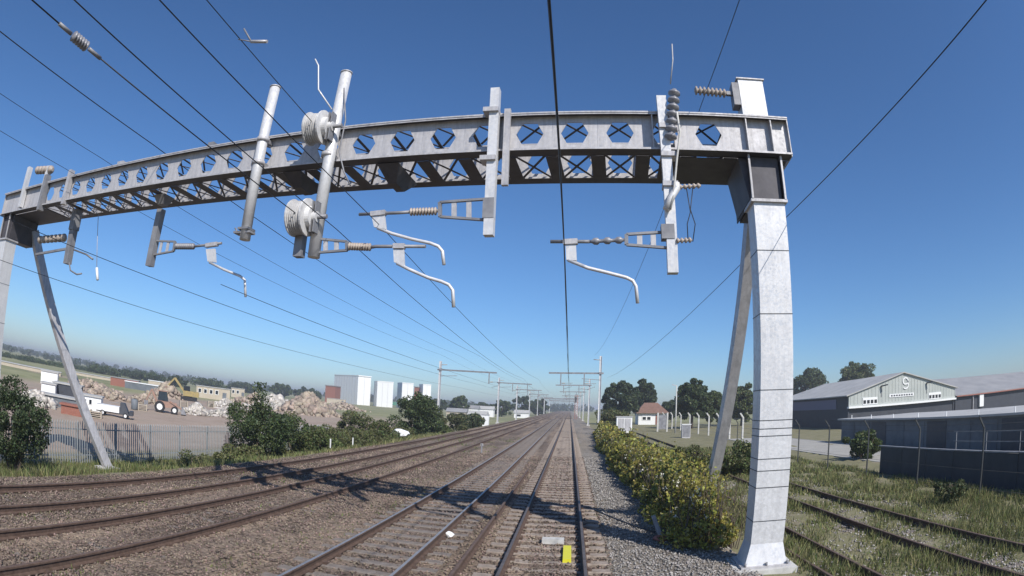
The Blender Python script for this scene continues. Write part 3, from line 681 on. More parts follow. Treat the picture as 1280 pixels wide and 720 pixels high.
MB().tube([gp(uu - 0.25, FO, 6.62), gp(uu - 0.36, FO, 6.74)], 0.02, 6).build('bolt', M_GALVD, k1)
k2, uu = round_tube((392, 322), (433, 92), 'right round white drop tube carrying two white tensioning drums', None, None)
def drum(c, r, w):
    """spiral tensioning drum: broad barrel with flanges, axis along the beam"""
    pts, rs = [], []
    prof = [(-0.5, 0.55), (-0.49, 0.98), (-0.43, 1.0), (-0.42, 0.84)]
    for i in range(6): prof += [(-0.40 + i * 0.09, 0.90 - i * 0.012), (-0.37 + i * 0.09, 0.92 - i * 0.012), (-0.355 + i * 0.09, 0.80 - i * 0.012), (-0.325 + i * 0.09, 0.80 - i * 0.012)]
    prof += [(0.16, 1.0), (0.23, 1.0), (0.24, 0.6), (0.42, 0.56), (0.43, 0.3), (0.62, 0.28)]
    for t, q in prof:
        pts.append(c + GD * (t * w)); rs.append(r * q)
    D = MB().tube(pts, rs, 28).build('tensioning_drum', M_DRUM, k2); D.data.polygons.foreach_set('use_smooth', [False] * len(D.data.polygons))
    MB().tube([c + GD * (-0.5 * w - 0.05), c + GD * (w * 0.62 + 0.22)], 0.05, 10).build('drum_axle', M_GALVD, D)
    for s in (0.42, 0.56):
        MB().bar(c + GD * (w * s) + UPV * 0.34, c + GD * (w * s) - UPV * 0.34 + GN * 0.02, 0.03, 0.22, side=GN).build('drum_bracket', M_GALVD, D)
drum(G(400, 160, FO - 0.25), 0.40, 0.56); drum(G(380, 272, FO - 0.25), 0.41, 0.56)
MB().tube([G(394, 74, FO), G(398, 82, FO), G(398, 112, FO), G(415, 137, FO)], 0.02, 6).build('earth_rod', M_WHITEST, k2)
MB().gbox(gu(-5.75) - 0.1, gu(-5.75) + 0.1, FO - 0.1, FO + 0.1, 6.0, 6.75).build('fork_seat', M_GALVD, k2)
MB().tube([G(430, 110, FO - .1), G(432, 150, FO - .1), G(424, 190, FO - .1), G(430, 215, FO - .1), G(438, 232, FO - .1)], 0.018, 6).build('cable', M_GALVD, k2)
arm(k2, [(393, 298), (393, 316)], [(434, 302), (434, 313)], [(436, 308), (464, 309)], [(470, 308), (532, 308)], None, [(492, 308), (506, 308)], [(492, 312), (505, 312), (506, 333), (493, 328)],
    [(496, 329), (512, 337), (535, 347), (552, 352), (561, 356), (566, 363), (567, 384)])
# hanging arms on the left
OL = 0.75
k = thing('drop_post', G(187, 333, OL), 'small drop post with arm hanging under the beam left of both round tubes', 'drop post')
MB().bar(G(187, 333, OL), G(202, 262, OL), 0.22, 0.2, side=GN).build('post', M_GALVD, k)
MB().bar(gp((G(202, 262, OL) - G0).dot(GD), OL, ZB - 0.035), gp((G(202, 262, OL) - G0).dot(GD), OL, ZB - 0.3), 0.5, 0.5, side=GN, w2=0.25, h2=0.25).build('hanger_block', M_GALVD, k)
arm(k, [(194, 301), (190, 319)], [(219, 302), (217, 314)], [(220, 308), (243, 308)], [(252, 307), (277, 304)], None, [(258, 307), (272, 305)], [(258, 312), (269, 311), (270, 328), (260, 327)],
    [(262, 328), (280, 337), (300, 345), (306, 350), (307, 371)], off=OL, ins_m=M_INSG, ir=0.09)
k = thing('drop_post', G(82, 330, OL), 'leftmost drop post with dangling cable next to the left gantry leg', 'drop post')
MB().bar(G(84, 330, OL), G(92, 288, OL), 0.28, 0.24, side=GN).build('post', M_GALVD, k)
a, b = G(84, 330, OL), G(92, 288, OL); uu = (b - G0).dot(GD)
MB().gbox(uu - 0.16, uu + 0.16, OL - 0.16, OL + 0.16, b.z, ZB - 0.036).build('hanger_block', M_GALVD, k)
insulator('insulator', G(82, 297, OL), G(48, 300, OL), 0.15, 7, M_INS, k)
MB().bar(G(84, 311, OL), G(45, 318, OL), 0.08, 0.08, side=GN).build('stay_bar', M_GALVD, k)
MB().tube([G(86, 325, OL), G(88, 338, OL), G(96, 343, OL), G(102, 342, OL)], 0.03, 6).build('dangling_cable', M_GALVD, k)
MB().tube([G(92, 312, OL), G(108, 318, OL), G(116, 324, OL)], 0.035, 6).build('short_arm', M_GALVD, k)
p = G(122, 350, OL); k = thing('dropper_rod', p, 'thin white rod hanging below the beam near its left end', 'rod')
MB().tube([p, G(121, 335, OL)], 0.05, 8).build('weight', M_WHITE, k); MB().tube([G(121, 335, OL), G(123, 268, OL)], 0.012, 6).build('rod', M_GALV, k)

# ------------------------------------------------------------------ overhead wires
def wire(name, X, z, y0, y1, r, label, cat='wire', sag=0.25, span=60.0, ref=11.0, group='overhead wires', dx=0.0):
    pts = []; n = max(3, int((y1 - y0) / 5))
    for i in range(n + 1):
        y = y0 + (y1 - y0) * i / n; t = ((y - ref) / span) % 1.0
        pts.append((X + dx * (y - ref), y, z - sag * 4 * t * (1 - t) * (0.15 if y < ref else 1)))
    return tag(MB().tube(pts, r * 0.6, 6).build(name, M_WIRE), label, cat, group)
YN, YF = -4.0, 420.0
wire('catenary_wire', -0.20, 6.33, YN, YF, 0.015, 'upper overhead wire running straight ahead over the nearest track', sag=0.7)
wire('contact_wire', -0.13, 5.28, YN, YF, 0.014, 'lower overhead wire running straight ahead over the nearest track', sag=0.04)
wire('catenary_wire', -11.19, 9.22, YN, YF, 0.021, 'thick dark wire passing over the beam left of the round tubes', sag=0.3)
wire('feeder_wire', -13.6, 9.12, YN, YF, 0.013, 'thin wire reaching the beam top right of the left post frame', sag=0.3)
wire('feeder_wire', -15.75, 9.07, YN, YF, 0.013, 'leftmost thin wire reaching the beam top by the left posts', sag=0.3)
wire('catenary_wire', -4.95, 6.63, YN, YF, 0.014, 'wire crossing in front of the beam between the two round tubes', sag=0.5, dx=-0.012)
wire('catenary_wire', -3.92, 6.66, YN, YF, 0.013, 'wire over the second track touching the middle arm tip', sag=0.5)
wire('contact_wire', -10.35, 5.55, YN, YF, 0.013, 'low contact wire above the leftmost track', sag=0.1)
wire('contact_wire', -13.35, 5.2, YN, YF, 0.013, 'lowest wire at the far left, under the left arm', sag=0.1)
wire('contact_wire', -7.72, 5.35, 11, YF, 0.012, 'contact wire above the third track from the right', sag=0.1)
wire('earth_wire', 2.92, 9.93, YN, 74, 0.014, 'wire tied to the brown insulator left of the column top', sag=0.9, span=63)
wire('feeder_wire', 4.55, 7.13, YN, 74, 0.014, 'slanting wire passing in front of the white column', sag=0.5, span=63)
# tensioned wires ending on the drums, one with an in-line insulator
P = G(378, 272, FO - 0.25) + UPV * 0.0
ends = P + GN * -0.3
w1 = thing('tension_wire', ends, 'wire with a fat grey insulator ending at the lower white drum', 'wire', 'overhead wires')
near = Vector((ends.x - 0.05, -4.0, ends.z + 0.02))
ip = on_x(105, 40, near.x + 0.02)
d_ = (ends - near).normalized(); tt = (ip.y - near.y) / (ends.y - near.y); ip = near.lerp(ends, tt)
MB().tube([near, ip - d_ * 0.45], 0.010, 6).tube([ip + d_ * 0.45, ends], 0.010, 6).build('wire', M_WIRE, w1)
insulator('insulator', ip - d_ * 0.16, ip + d_ * 0.16, 0.075, 6, M_INSG, w1)
MB().tube([ip - d_ * 0.47, ip - d_ * 0.2], 0.028, 8).build('end_fitting', M_GALVD, w1); MB().tube([ip + d_ * 0.2, ip + d_ * 0.47], 0.028, 8).build('end_fitting', M_GALVD, w1)
P = G(398, 160, FO - 0.25); ends = P + GN * -0.35
tag(MB().tube([(ends.x - 0.12, -4.0, ends.z + 0.02), ends], 0.009, 6).build('tension_wire', M_WIRE), 'wire from above ending at the upper white drum', 'wire', 'overhead wires')
# droppers between wires of the nearest track
for i, y in enumerate((20, 28, 36, 44, 52)):
    t_ = ((y - 11) / 60) % 1; z2 = 6.33 - 0.7 * 4 * t_ * (1 - t_)
    tag(MB().tube([(-0.13, y, 5.27), (-0.19, y, z2)], 0.006, 5).build('dropper', M_WIRE), ['nearest', 'second nearest', 'third nearest', 'fourth nearest', 'farthest'][i] + ' thin upright dropper joining both wires above the nearest track', 'dropper', 'droppers above the nearest track')
# clamp fitting on the upper drum wire
P1 = on_x(297, 52, ends.x - 0.07); P1.z = ends.z + 0.01
P2, P3 = on_y(314, 52, P1.y), on_y(334, 52, P1.y)
k = thing('wire_fitting', P1, 'small grey clamp fitting on a wire high at the upper left', 'fitting')
MB().tube([on_y(305, 36, P1.y), P2], 0.016, 8).build('eye_bolt', M_GALVD, k); MB().tube([P1, P2], 0.012, 8).build('wire_clip', M_GALVD, k); MB().tube([P2, P3], 0.032, 8).build('sleeve', M_GALV, k)

# ------------------------------------------------------------------ distant masts with booms
def far_mast(X, Y, h, side, boom, label, zb=0.0, zboom=7.65, drops=(2.0, 4.9)):
    k = thing('overhead_mast', (X, Y, zb), label, 'mast', 'distant overhead line masts')
    mb = MB()
    mb.box(X - 0.15, X - 0.12, Y - 0.15, Y + 0.15, zb - 0.3, h).box(X + 0.12, X + 0.15, Y - 0.15, Y + 0.15, zb - 0.3, h).box(X - 0.12, X + 0.12, Y - 0.012, Y + 0.012, zb - 0.3, h)
    mb.build('mast', M_WHITEST, k)
    MB().box(X - 0.3, X + 0.3, Y - 0.3, Y + 0.3, zb - 0.4, zb + 0.15).build('base', M_CONC, k)
    x1 = X + side * boom
    B = MB().bar((X - side * 0.4, Y, zboom), (x1, Y, zboom - 0.1), 0.14, 0.20).build('boom', M_GALVD, k)
    MB().bar((X, Y, zboom - 0.85), (X + side * min(2.3, boom * 0.4), Y, zboom - 0.72), 0.07, 0.07).build('stay_tube', M_GALVD, k)
    MB().bar((X, Y, zboom + 0.12), (X, Y, zboom - 0.12), 0.42, 0.42).build('boom_clamp', M_GALVD, k)
    for d in drops:
        if d < boom:
            xx = X + side * d
            P_ = MB().bar((xx, Y, zboom - 0.1), (xx, Y, zboom - 1.6), 0.13, 0.13).build('drop_post', M_GALVD, k)
            MB().tube([(xx, Y, zboom - 1.35), (xx + 1.5, Y, zboom - 1.30)], 0.03, 6).tube([(xx + 1.2, Y, zboom - 1.35), (xx + 1.35, Y, zboom - 1.75), (xx + 0.4, Y, zboom - 2.05)], 0.025, 6).build('registration_arm', M_GALVD, k)
            insulator('insulator', (xx + 0.15, Y, zboom - 1.345), (xx + 0.55, Y, zboom - 1.335), 0.08, 5, M_INS, k)
    MB().tube([(X, Y, h - 0.5), (X + side * 0.9, Y, h - 0.45)], 0.05, 6).build('top_insulator', M_INS, k)
ordr = ['nearest', 'second', 'third', 'fourth', 'fifth']
for i, (Y, h) in enumerate(((73.7, 9.8), (112, 8.9), (156, 9.0), (205, 9.0), (255, 9.0))):
    far_mast(3.6 if i else 3.66, Y, h, -1, 6.4, f'{ordr[i]} pale mast with boom along the right edge of the tracks')
for i, (X, Y, h) in enumerate(((-17.3, 77.5, 8.8), (-13.5, 112, 8.6), (-13.4, 150, 8.6), (-13.3, 197, 8.6), (-13.2, 245, 8.6))):
    far_mast(X, Y, h, 1, 7.6 if i == 0 else 6.2, f'{ordr[i]} pale mast with boom along the left edge of the tracks', zb=-1.2 if i == 0 else -0.1, drops=(6.6,) if i == 0 else (2.6, 5.4))
def far_portal(Y, label):
    k = thing('distant_portal', (-5, Y, 0), label, 'gantry', 'distant portals')
    for X in (-13.3, 3.6): MB().bar((X, Y, -0.3), (X, Y, 8.6), 0.4, 0.4).build('leg', M_WHITEST, k)
    MB().bar((-13.6, Y, 8.1), (3.9, Y, 8.1), 0.5, 0.6).build('beam', M_GALVD, k)
    for X in (-10.6, -7.7, -3.5, -0.3): MB().bar((X, Y, 7.85), (X, Y, 6.3), 0.14, 0.14).build('drop_post', M_GALVD, k)
for Y, lb in ((310, 'nearer of two far steel portals where the tracks meet the horizon'), (390, 'farther of two far steel portals where the tracks meet the horizon')): far_portal(Y, lb)
# red signal mast far ahead
k = thing('signal_mast', (1.9, 178, 0), 'rust red lattice signal mast beside the right masts far ahead', 'signal')
mb = MB()
for sx in (-0.35, 0.35):
    for sy in (-0.35, 0.35): mb.bar((1.9 + sx, 178 + sy, -0.1), (1.9 + sx, 178 + sy, 7.4), 0.11)
mb.build('lattice_legs', M_RUST, k)
mb = MB()
for i in range(9): mb.bar((1.55, 177.65, i * 0.8), (2.25, 177.65, i * 0.8 + 0.8), 0.07)
mb.build('lattice_bracing', M_RUST, k)
for z_ in (5.0, 6.9): MB().box(1.2, 2.6, 177.5, 178.5, z_, z_ + 0.11).build('platform', M_RUST, k)
MB().box(1.4, 2.0, 177.2, 177.45, 5.2, 6.7).build('signal_head', M_SEAM, k)

# ------------------------------------------------------------------ hedge on the right
def hedge():
    k = thing('hedge', (2.95, 30, 0), 'long leafy yellow green hedge along the gravel path right of the nearest track', 'hedge')
    C = []; S = []
    Y = 12.7
    while Y < 74:
        step = 0.42 + Y * 0.012
        near = 11.5 / Y
        h = (1.32 + 0.20 * math.sin(Y * 0.9) + 0.14 * math.sin(Y * 2.3) + random.uniform(-0.2, 0.25)) * (1.0 if Y < 40 else 0.85)
        w = 0.78 + random.uniform(-0.1, 0.12)
        xc = 3.36 + 0.14 * math.sin(Y * 0.37) + max(0, (Y - 45)) * 0.03
        if Y < 14.0: h *= 0.7 + 0.3 * (Y - 12.7) / 1.3; w *= 0.9
        n = int(1250 * (near ** 0.7) * max(1, 1.2 - 0.2 * near))
        pts = blob_points((xc + random.uniform(-0.22, 0.22), Y, h * 0.47), (w * random.uniform(0.8, 1.12), step * 1.1, h * random.uniform(0.44, 0.55)), n, 0.55)
        C.append(pts); S.append(RNG.uniform(0.6, 1.5, n) * (0.054 + 0.003 * (Y - 10)))
        for _ in range(3):                       # brambles leaning out over the path
            m = int(90 * near ** 0.5); C.append(blob_points((xc - w * random.uniform(0.7, 1.25), Y + random.uniform(-step, step), random.uniform(0.15, 0.6)), (0.2, 0.25, 0.22), m, 0.3)); S.append(np.full(m, 0.045 + 0.0028 * (Y - 10)))
        for _ in range(9):                       # shoots standing proud
            bx = xc + random.uniform(-w, w) * 0.8; by = Y + random.uniform(-step, step)
            m = int(40 * near ** 0.5); pp = np.stack([np.full(m, bx), np.full(m, by), RNG.uniform(h * 0.65, h * random.uniform(0.95, 1.22), m)], 1) + RNG.normal(0, 0.07, (m, 3))
            C.append(pp); S.append(np.full(m, 0.05 + 0.0028 * (Y - 10)))
        Y += step
    C = np.concatenate(C); S = np.concatenate(S); keep = C[:, 2] > 0.02; C = C[keep]; S = S[keep]
    pick = RNG.random(len(C))
    leaf_mesh('foliage', C[pick < 0.72], S[pick < 0.72], M_LEAFY, k); leaf_mesh('foliage', C[pick >= 0.90], S[pick >= 0.90], M_LEAFM, k); mid_ = (pick >= 0.72) & (pick < 0.90); leaf_mesh('foliage', C[mid_], S[mid_], M_GRASSD, k)
    mb = MB()
    for _ in range(420):
        y = 12.7 + 40 * random.random() ** 1.8; x = 3.3 + random.uniform(-0.75, 0.7)
        mb.tube([(x, y, -0.1), (x + random.uniform(-.1, .1), y + random.uniform(-.1, .1), 0.5), (x + random.uniform(-.3, .3), y + random.uniform(-.3, .3), random.uniform(0.9, 1.75))], [0.014, 0.01, 0.004], 4, caps=False)
    tag(mb.build('stems', M_BARK, k), kind='stuff')
    n = 260; yy = 12.7 + 45 * RNG.random(n) ** 1.5; P = np.stack([3.1 + RNG.uniform(-0.6, 0.5, n), yy, RNG.uniform(0.5, 1.45, n)], 1)
    P2 = np.repeat(P, 7, 0) + RNG.normal(0, 0.025, (n * 7, 3)); f = leaf_mesh('flowers', P2, np.full(len(P2), 0.03), M_FLOWER, k); f['kind'] = 'stuff'
hedge()

# ------------------------------------------------------------------ shrubs and trees
def shrub(name, base, h, w, mats, label, cat='bush', n=26, per=260, leaf=0.09, group=None, stems=7, spike=0.0):
    base = Vector(base); k = thing(name, base, label, cat, group)
    C = crown_points((base.x, base.y, base.z + h * 0.52), (w, w * 0.85, h * 0.5), n, per, 0.36)
    if spike > 0:
        m = 900; z = RNG.uniform(0.4, 1.0, m); q = np.stack([base.x + RNG.normal(0, w * 0.16, m) * (1.5 - z), base.y + RNG.normal(0, w * 0.16, m) * (1.5 - z), base.z + z * (h + spike)], 1); C = np.concatenate([C, q])
    C = C[C[:, 2] > base.z + 0.02]
    pk = RNG.random(len(C))
    leaf_mesh('foliage', C[pk < 0.65], leaf, mats[0], k); leaf_mesh('foliage', C[pk >= 0.65], leaf, mats[1], k)
    mb = MB()
    for _ in range(stems):
        a = random.uniform(0, 6.28); r = random.uniform(0.2, 0.7) * w
        mb.tube([base - UPV * 0.1 + Vector((math.cos(a), math.sin(a), 0)) * r * 0.2, base + Vector((math.cos(a) * r * 0.6, math.sin(a) * r * 0.6, h * 0.4)), base + Vector((math.cos(a) * r, math.sin(a) * r, h * 0.8))], [0.05, 0.035, 0.012], 5, caps=False)
    mb.build('stem', M_BARK, k)
    return k
def tree(name, base, h, w, mats, label, group=None, n=46, per=190, leaf=0.28, low=0.18):
    n, per = int(n * 1.9), int(per * 0.62)
    base = Vector(base); k = thing(name, base, label, 'tree', group)
    zc = base.z + h * (0.5 + low / 2); rz = h * (1 - low) / 2
    C = crown_points((base.x, base.y, zc), (w * 0.92, w * 0.92, rz * 0.95), n, per, 0.22)
    pk = RNG.random(len(C))
    leaf_mesh('crown', C[pk < 0.7], leaf, mats[0], k); leaf_mesh('crown', C[pk >= 0.7], leaf, mats[1], k)
    T = MB().tube([base - UPV * 0.3, base + Vector((0.05, 0, h * 0.25)), base + Vector((0.1, 0.1, h * 0.62))], [h * 0.035, h * 0.026, h * 0.01], 8).build('trunk', M_BARK, k)
    for i in range(5):
        a = i * 1.26 + random.random(); s = base + UPV * h * random.uniform(0.22, 0.45)
        MB().tube([s, s + Vector((math.cos(a) * w * 0.35, math.sin(a) * w * 0.35, h * 0.16)), s + Vector((math.cos(a) * w * 0.7, math.sin(a) * w * 0.7, h * 0.26))], [h * 0.014, h * 0.009, h * 0.003], 5, caps=False).build('limb', M_BARK, T)
    return k
def at_px(px, d, X=None): return None
# left verge bushes, footing on the embankment
shrub('bush', (-16.8, 29.0, -1.25), 3.7, 2.3, (M_LEAFD, M_LEAFM), 'big dark bush with pointed top left of the low scrub', leaf=0.085, n=44, per=420, spike=1.0)
shrub('bush', (-16.0, 32.6, -1.0), 2.5, 1.9, (M_LEAFM, M_LEAFO), 'mid green bush joined to the right side of the pointed bush', leaf=0.085, per=420)
shrub('bush', (-15.6, 37.0, -0.9), 1.7, 1.9, (M_LEAFO, M_LEAFM), 'low brownish scrub in front of the pink rubble heap', leaf=0.09, per=360)
shrub('bush', (-15.7, 44.0, -0.9), 2.7, 2.3, (M_LEAFO, M_LEAFM), 'rounded olive bush under the large white box building', leaf=0.10, per=420)
shrub('bush', (-15.6, 50.5, -0.9), 2.0, 1.9, (M_LEAFO, M_LEAFD), 'olive scrub just left of the tall dark bush by the first left mast', leaf=0.12, per=360)
shrub('bush', (-15.6, 60.0, -0.9), 4.7, 2.5, (M_LEAFD, M_LEAFM), 'tall dark bush left of the nearest left mast', leaf=0.13, n=44, per=420, spike=0.4)
shrub('bush', (-15.8, 73.0, -0.8), 2.6, 3.0, (M_LEAFO, M_LEAFD), 'broad low bush at the foot of the nearest left mast', leaf=0.16, per=360)
shrub('bush', (-15.8, 90.0, -0.8), 2.3, 3.2, (M_LEAFD, M_LEAFO), 'dark scrub between the nearest and second left masts', leaf=0.2)
shrub('bush', (-18.3, 12.2, -1.27), 3.1, 1.7, (M_LEAFD, M_LEAFD), 'dark bush at the left edge before the steel fence', leaf=0.07, n=34, per=420)
shrub('bush', (-17.2, 23.0, -1.27), 0.9, 1.3, (M_LEAFO, M_GRASSG), 'small weedy clump below the steel palisade fence', leaf=0.06, n=14, per=260)
for i, (x_, y_, h_, w_, lb) in enumerate([(-15.2, 34.6, 1.3, 1.6, 'low green undergrowth right of the pointed bush'), (-14.9, 40.2, 1.4, 1.8, 'low green undergrowth left of the rounded olive bush'), (-15.3, 47.4, 1.2, 1.6, 'low green undergrowth right of the rounded olive bush'), (-15.7, 54.5, 1.4, 1.6, 'low green undergrowth left of the tall dark bush'), (-15.0, 67.0, 1.6, 2.6, 'low green undergrowth right of the tall dark bush'), (-16.4, 26.3, 1.2, 1.5, 'low weedy undergrowth left of the pointed bush')]):
    shrub('bush', (x_, y_, gz(x_)), h_, w_, (M_LEAFO, M_GRASSG) if i % 2 else (M_LEAFM, M_GRASSG), lb, leaf=0.07 + y_ * 0.0008, n=20, per=300, group='undergrowth along the left verge')
# right side scrub
shrub('bush', (11.7, 14.4, -0.13), 0.75, 0.7, (M_LEAFD, M_LEAFO), 'small dark shrub by the dark fence posts at lower right', leaf=0.05, n=20, per=220)
shrub('bush', (8.3, 27.5, -0.13), 1.5, 1.5, (M_LEAFM, M_LEAFO), 'scrubby bush between raking brace and white column', leaf=0.09)
shrub('bush', (6.6, 31.5, -0.13), 1.3, 1.2, (M_LEAFO, M_LEAFM), 'low scrub behind the foot of the raking brace', leaf=0.09)
shrub('bush', (17.5, 31.0, -0.14), 1.9, 1.3, (M_LEAFM, M_LEAFD), 'bush behind the dark fence near the mauve panel', leaf=0.1)
p = on_y(765, 520, 92); shrub('bush', (p.x, 92, -0.05), 3.0, 3.0, (M_LEAFO, M_LEAFM), 'grey green bush at the far end of the hedge', leaf=0.2)

def tree_px(px, top, Y, halfpx, mats, label, group=None, n=60, per=330, leaf=None, zb=-0.15, low=0.12):
    a, b = on_y(px, top, Y), on_y(px + halfpx, top, Y)
    w = abs(b.x - a.x); h = a.z - zb
    return tree('tree', (a.x, Y, zb), h, w * 0.95, mats, label, group, n, per, leaf or (0.08 + Y * 0.0019), low)
DK, MD = (M_LEAFD, M_LEAFD), (M_LEAFD, M_LEAFM)
tree_px(776, 474, 125, 26, DK, 'dark round tree just right of the nearest right mast', 'trees along the right')
tree_px(806, 475, 140, 17, DK, 'dark tree above the red roofed bungalow', 'trees along the right')
tree_px(866, 470, 100, 24, MD, 'big dark tree left of the raking brace', 'trees along the right')
tree_px(888, 484, 104, 18, (M_LEAFM, M_LEAFD), 'lighter green tree touching the raking brace on its left', 'trees along the right')
tree_px(928, 480, 108, 20, (M_LEAFM, M_LEAFO), 'green tree seen between raking brace and white column', 'trees along the right')
tree_px(905, 490, 118, 16, (M_LEAFM, M_LEAFD), 'smaller tree partly behind the raking brace', 'trees along the right')
tree_px(1012, 460, 165, 26, MD, 'dark flat topped trees just right of the white column', 'trees along the right')
tree_px(1071, 449, 150, 24, (M_LEAFM, M_LEAFO), 'round green tree rising behind the pale warehouse roof', 'trees along the right')
tree_px(840, 500, 150, 14, DK, 'low dark tree between bungalow and big dark tree', 'trees along the right')
# skyline trees on the left
for i, (px, top, Y, hp_, lb) in enumerate([(16, 446, 150, 20, 'dark tree at the far left edge of the skyline'), (52, 452, 170, 22, 'low skyline tree left of the leaning left brace'), (92, 459, 210, 22, 'skyline tree just right of the leaning left brace'), (130, 459, 210, 20, 'skyline tree with rounded top above the white pickup'), (165, 463, 230, 16, 'skyline tree above the long pale sheds'), (192, 467, 240, 16, 'skyline tree above the backhoe loader'),
        (222, 471, 210, 13, 'single skyline tree over the yellow digger'), (262, 474, 300, 22, 'low skyline trees left of the pointed bush'), (305, 478, 330, 20, 'skyline tree behind the pointed bush'), (352, 480, 320, 16, 'dark skyline tree right of the pointed bush'), (385, 485, 330, 18, 'skyline tree above the pink rubble heap'),
        (575, 494, 230, 16, 'dark tree right of the nearest left mast'), (548, 498, 260, 14, 'small tree behind the nearest left mast'), (628, 500, 260, 16, 'tree between second and third left masts'), (652, 494, 300, 14, 'tree behind the third left mast'), (674, 497, 330, 14, 'bare topped trees where left tracks vanish'), (603, 503, 300, 15, 'low tree left of the second left mast')]):
    tree_px(px, top, Y, hp_, DK if i % 2 == 0 else MD, lb, 'trees along the left skyline', n=30, per=170, zb=-1.6, low=0.05)
# far woods reading as one mass
def woods(name, x0, x1, y0, y1, n, h, label):
    C = []
    for _ in range(n):
        x = random.uniform(x0, x1); y = random.uniform(y0, y1); hh = h * random.uniform(0.6, 1.25)
        C.append(blob_points((x, y, hh * 0.5 - 1.5), (hh * 0.7, hh * 0.5, hh * 0.55), 55, 0.4))
    o = leaf_mesh(name, np.concatenate(C), 1.9, M_LEAFD); return tag(o, label, 'woodland', kind='stuff')
woods('far_woodland', -1500, -60, 620, 760, 260, 7.5, 'far dark line of woodland along the left horizon')
woods('far_woodland', 30, 900, 420, 560, 190, 10, 'far dark line of woodland along the right horizon')
woods('far_woodland', -900, -420, 300, 600, 110, 5.5, 'far wooded ridge at the left edge of the horizon')
woods('far_woodland', -60, 30, 720, 800, 40, 9, 'far hazy trees behind the vanishing tracks')

# grass and weeds
def grass(name, n, xr, yr, h0, h1, m, label, ypow=1.5, patch=0.5, zf=zprof, xpow=1.0):
    X = xr[0] + (xr[1] - xr[0]) * RNG.random(n) ** xpow; Y = yr[0] + (yr[1] - yr[0]) * RNG.random(n) ** ypow
    f = np.sin(X * 1.9 + np.sin(Y * 0.7) * 2) * np.sin(Y * 0.83 + np.cos(X * 1.1) * 1.7) + RNG.normal(0, 0.35, n)
    k_ = f > (patch - 0.8); X, Y, f = X[k_], Y[k_], f[k_]; n = len(X)
    H = RNG.uniform(h0, h1, n) * (0.6 + 0.5 * np.clip(f, 0, 1)); a = RNG.uniform(0, 6.28, n); w = 0.008 + 0.0009 * Y
    z = zf(X, Y) - 0.02; lx, ly = RNG.normal(0, 0.35, n) * H, RNG.normal(0, 0.35, n) * H
    b0 = np.stack([X - np.cos(a) * w, Y - np.sin(a) * w, z], 1); b1 = np.stack([X + np.cos(a) * w, Y + np.sin(a) * w, z], 1); t_ = np.stack([X + lx, Y + ly, z + H], 1)
    V = np.stack([b0, b1, t_], 1).reshape(-1, 3)
    return tag(raw_mesh(name, V, np.arange(3 * n).reshape(n, 3), m), label, 'grass', kind='stuff')
grass('dry_grass', 60000, (4.5, 14.5), (6.5, 48), 0.10, 0.34, M_GRASSD, 'dry straw coloured grass around the siding on the right')
grass('green_weeds', 70000, (4.4, 14.5), (6.5, 48), 0.07, 0.30, M_GRASSG, 'green weeds around the siding on the right', patch=0.45)
grass('verge_grass', 40000, (-20, -12.9), (6, 60), 0.10, 0.40, M_GRASSG, 'green verge grass below the left fence', patch=0.35)
grass('verge_dry_grass', 26000, (-20, -12.6), (6, 60), 0.10, 0.42, M_GRASSD, 'dry grass along the left embankment', patch=0.4)
grass('track_weeds', 16000, (-12, -4.6), (5, 60), 0.02, 0.10, M_GRASSG, 'thin weeds growing in the ballast of the left tracks', patch=1.15, zf=lambda x, y: 0 * x)

# ------------------------------------------------------------------ fences
k = thing('palisade_fence', (-20.1, 12, -1.3), 'grey steel palisade fence along the foot of the left embankment', 'fence')
mb = MB(); x0 = -20.1
mb.add([(0, -0.034, 0), (0, 0.034, 0), (0, 0.034, 1.75), (0, 0, 1.88), (0, -0.034, 1.75), (0.02, -0.02, 0), (0.02, 0.02, 0), (0.02, 0.02, 1.75), (0.02, 0, 1.84), (0.02, -0.02, 1.75)],
       [(0, 1, 2, 3, 4), (9, 8, 7, 6, 5), (0, 5, 6, 1), (1, 6, 7, 2), (2, 7, 8, 3), (3, 8, 9, 4), (4, 9, 5, 0)])
pf = mb.build('pale', M_PALE); yy = 9.0; i = 0
while yy < 47:
    o = pf if i == 0 else bpy.data.objects.new('pale', pf.data)
    if i: COL.objects.link(o)
    o.location = (x0, yy, -1.28 + random.uniform(-0.015, 0.015)); o.parent = k; o.matrix_parent_inverse = wmat(k).inverted()
    yy += 0.165; i += 1
for z in (-0.95, 0.2): MB().bar((x0 - 0.04, 9, z), (x0 - 0.04, 47, z), 0.05, 0.05).build('fence_rail', M_PALE, k)
for j in range(14): MB().box(x0 - 0.12, x0 - 0.07, 9.2 + j * 2.75, 9.3 + j * 2.75, -1.6, 0.52).build('post', M_PALE, k)

k = thing('wire_fence', (13.3, 10, -0.1), 'dark wire fence with cranked posts along the right sidings', 'fence')
PY = [10.2, 14.5, 18.7, 23.1, 27.5, 31.8, 36.2, 40.6, 45.0]
for y in PY:
    X = 13.3
    MB().bar((X, y, -0.4), (X, y, 2.05), 0.055, 0.055).bar((X, y, 2.03), (X - 0.28, y, 2.42), 0.055, 0.055).build('post', M_POSTDK, k)
for z in (0.1, 0.7, 1.3, 1.95): MB().tube([(13.27, PY[0], z), (13.27, PY[-1], z)], 0.006, 4).build('line_wire', M_POSTDK, k)
for q in (0.35, 0.95): MB().tube([(13.3 - 0.28 * q - 0.02, PY[0], 2.03 + 0.39 * q), (13.3 - 0.28 * q - 0.02, PY[-1], 2.03 + 0.39 * q)], 0.006, 4).build('barbed_wire', M_POSTDK, k)
k = thing('concrete_post_fence', (17.4, 52, -0.1), 'fence of pale concrete posts in front of the trees', 'fence')
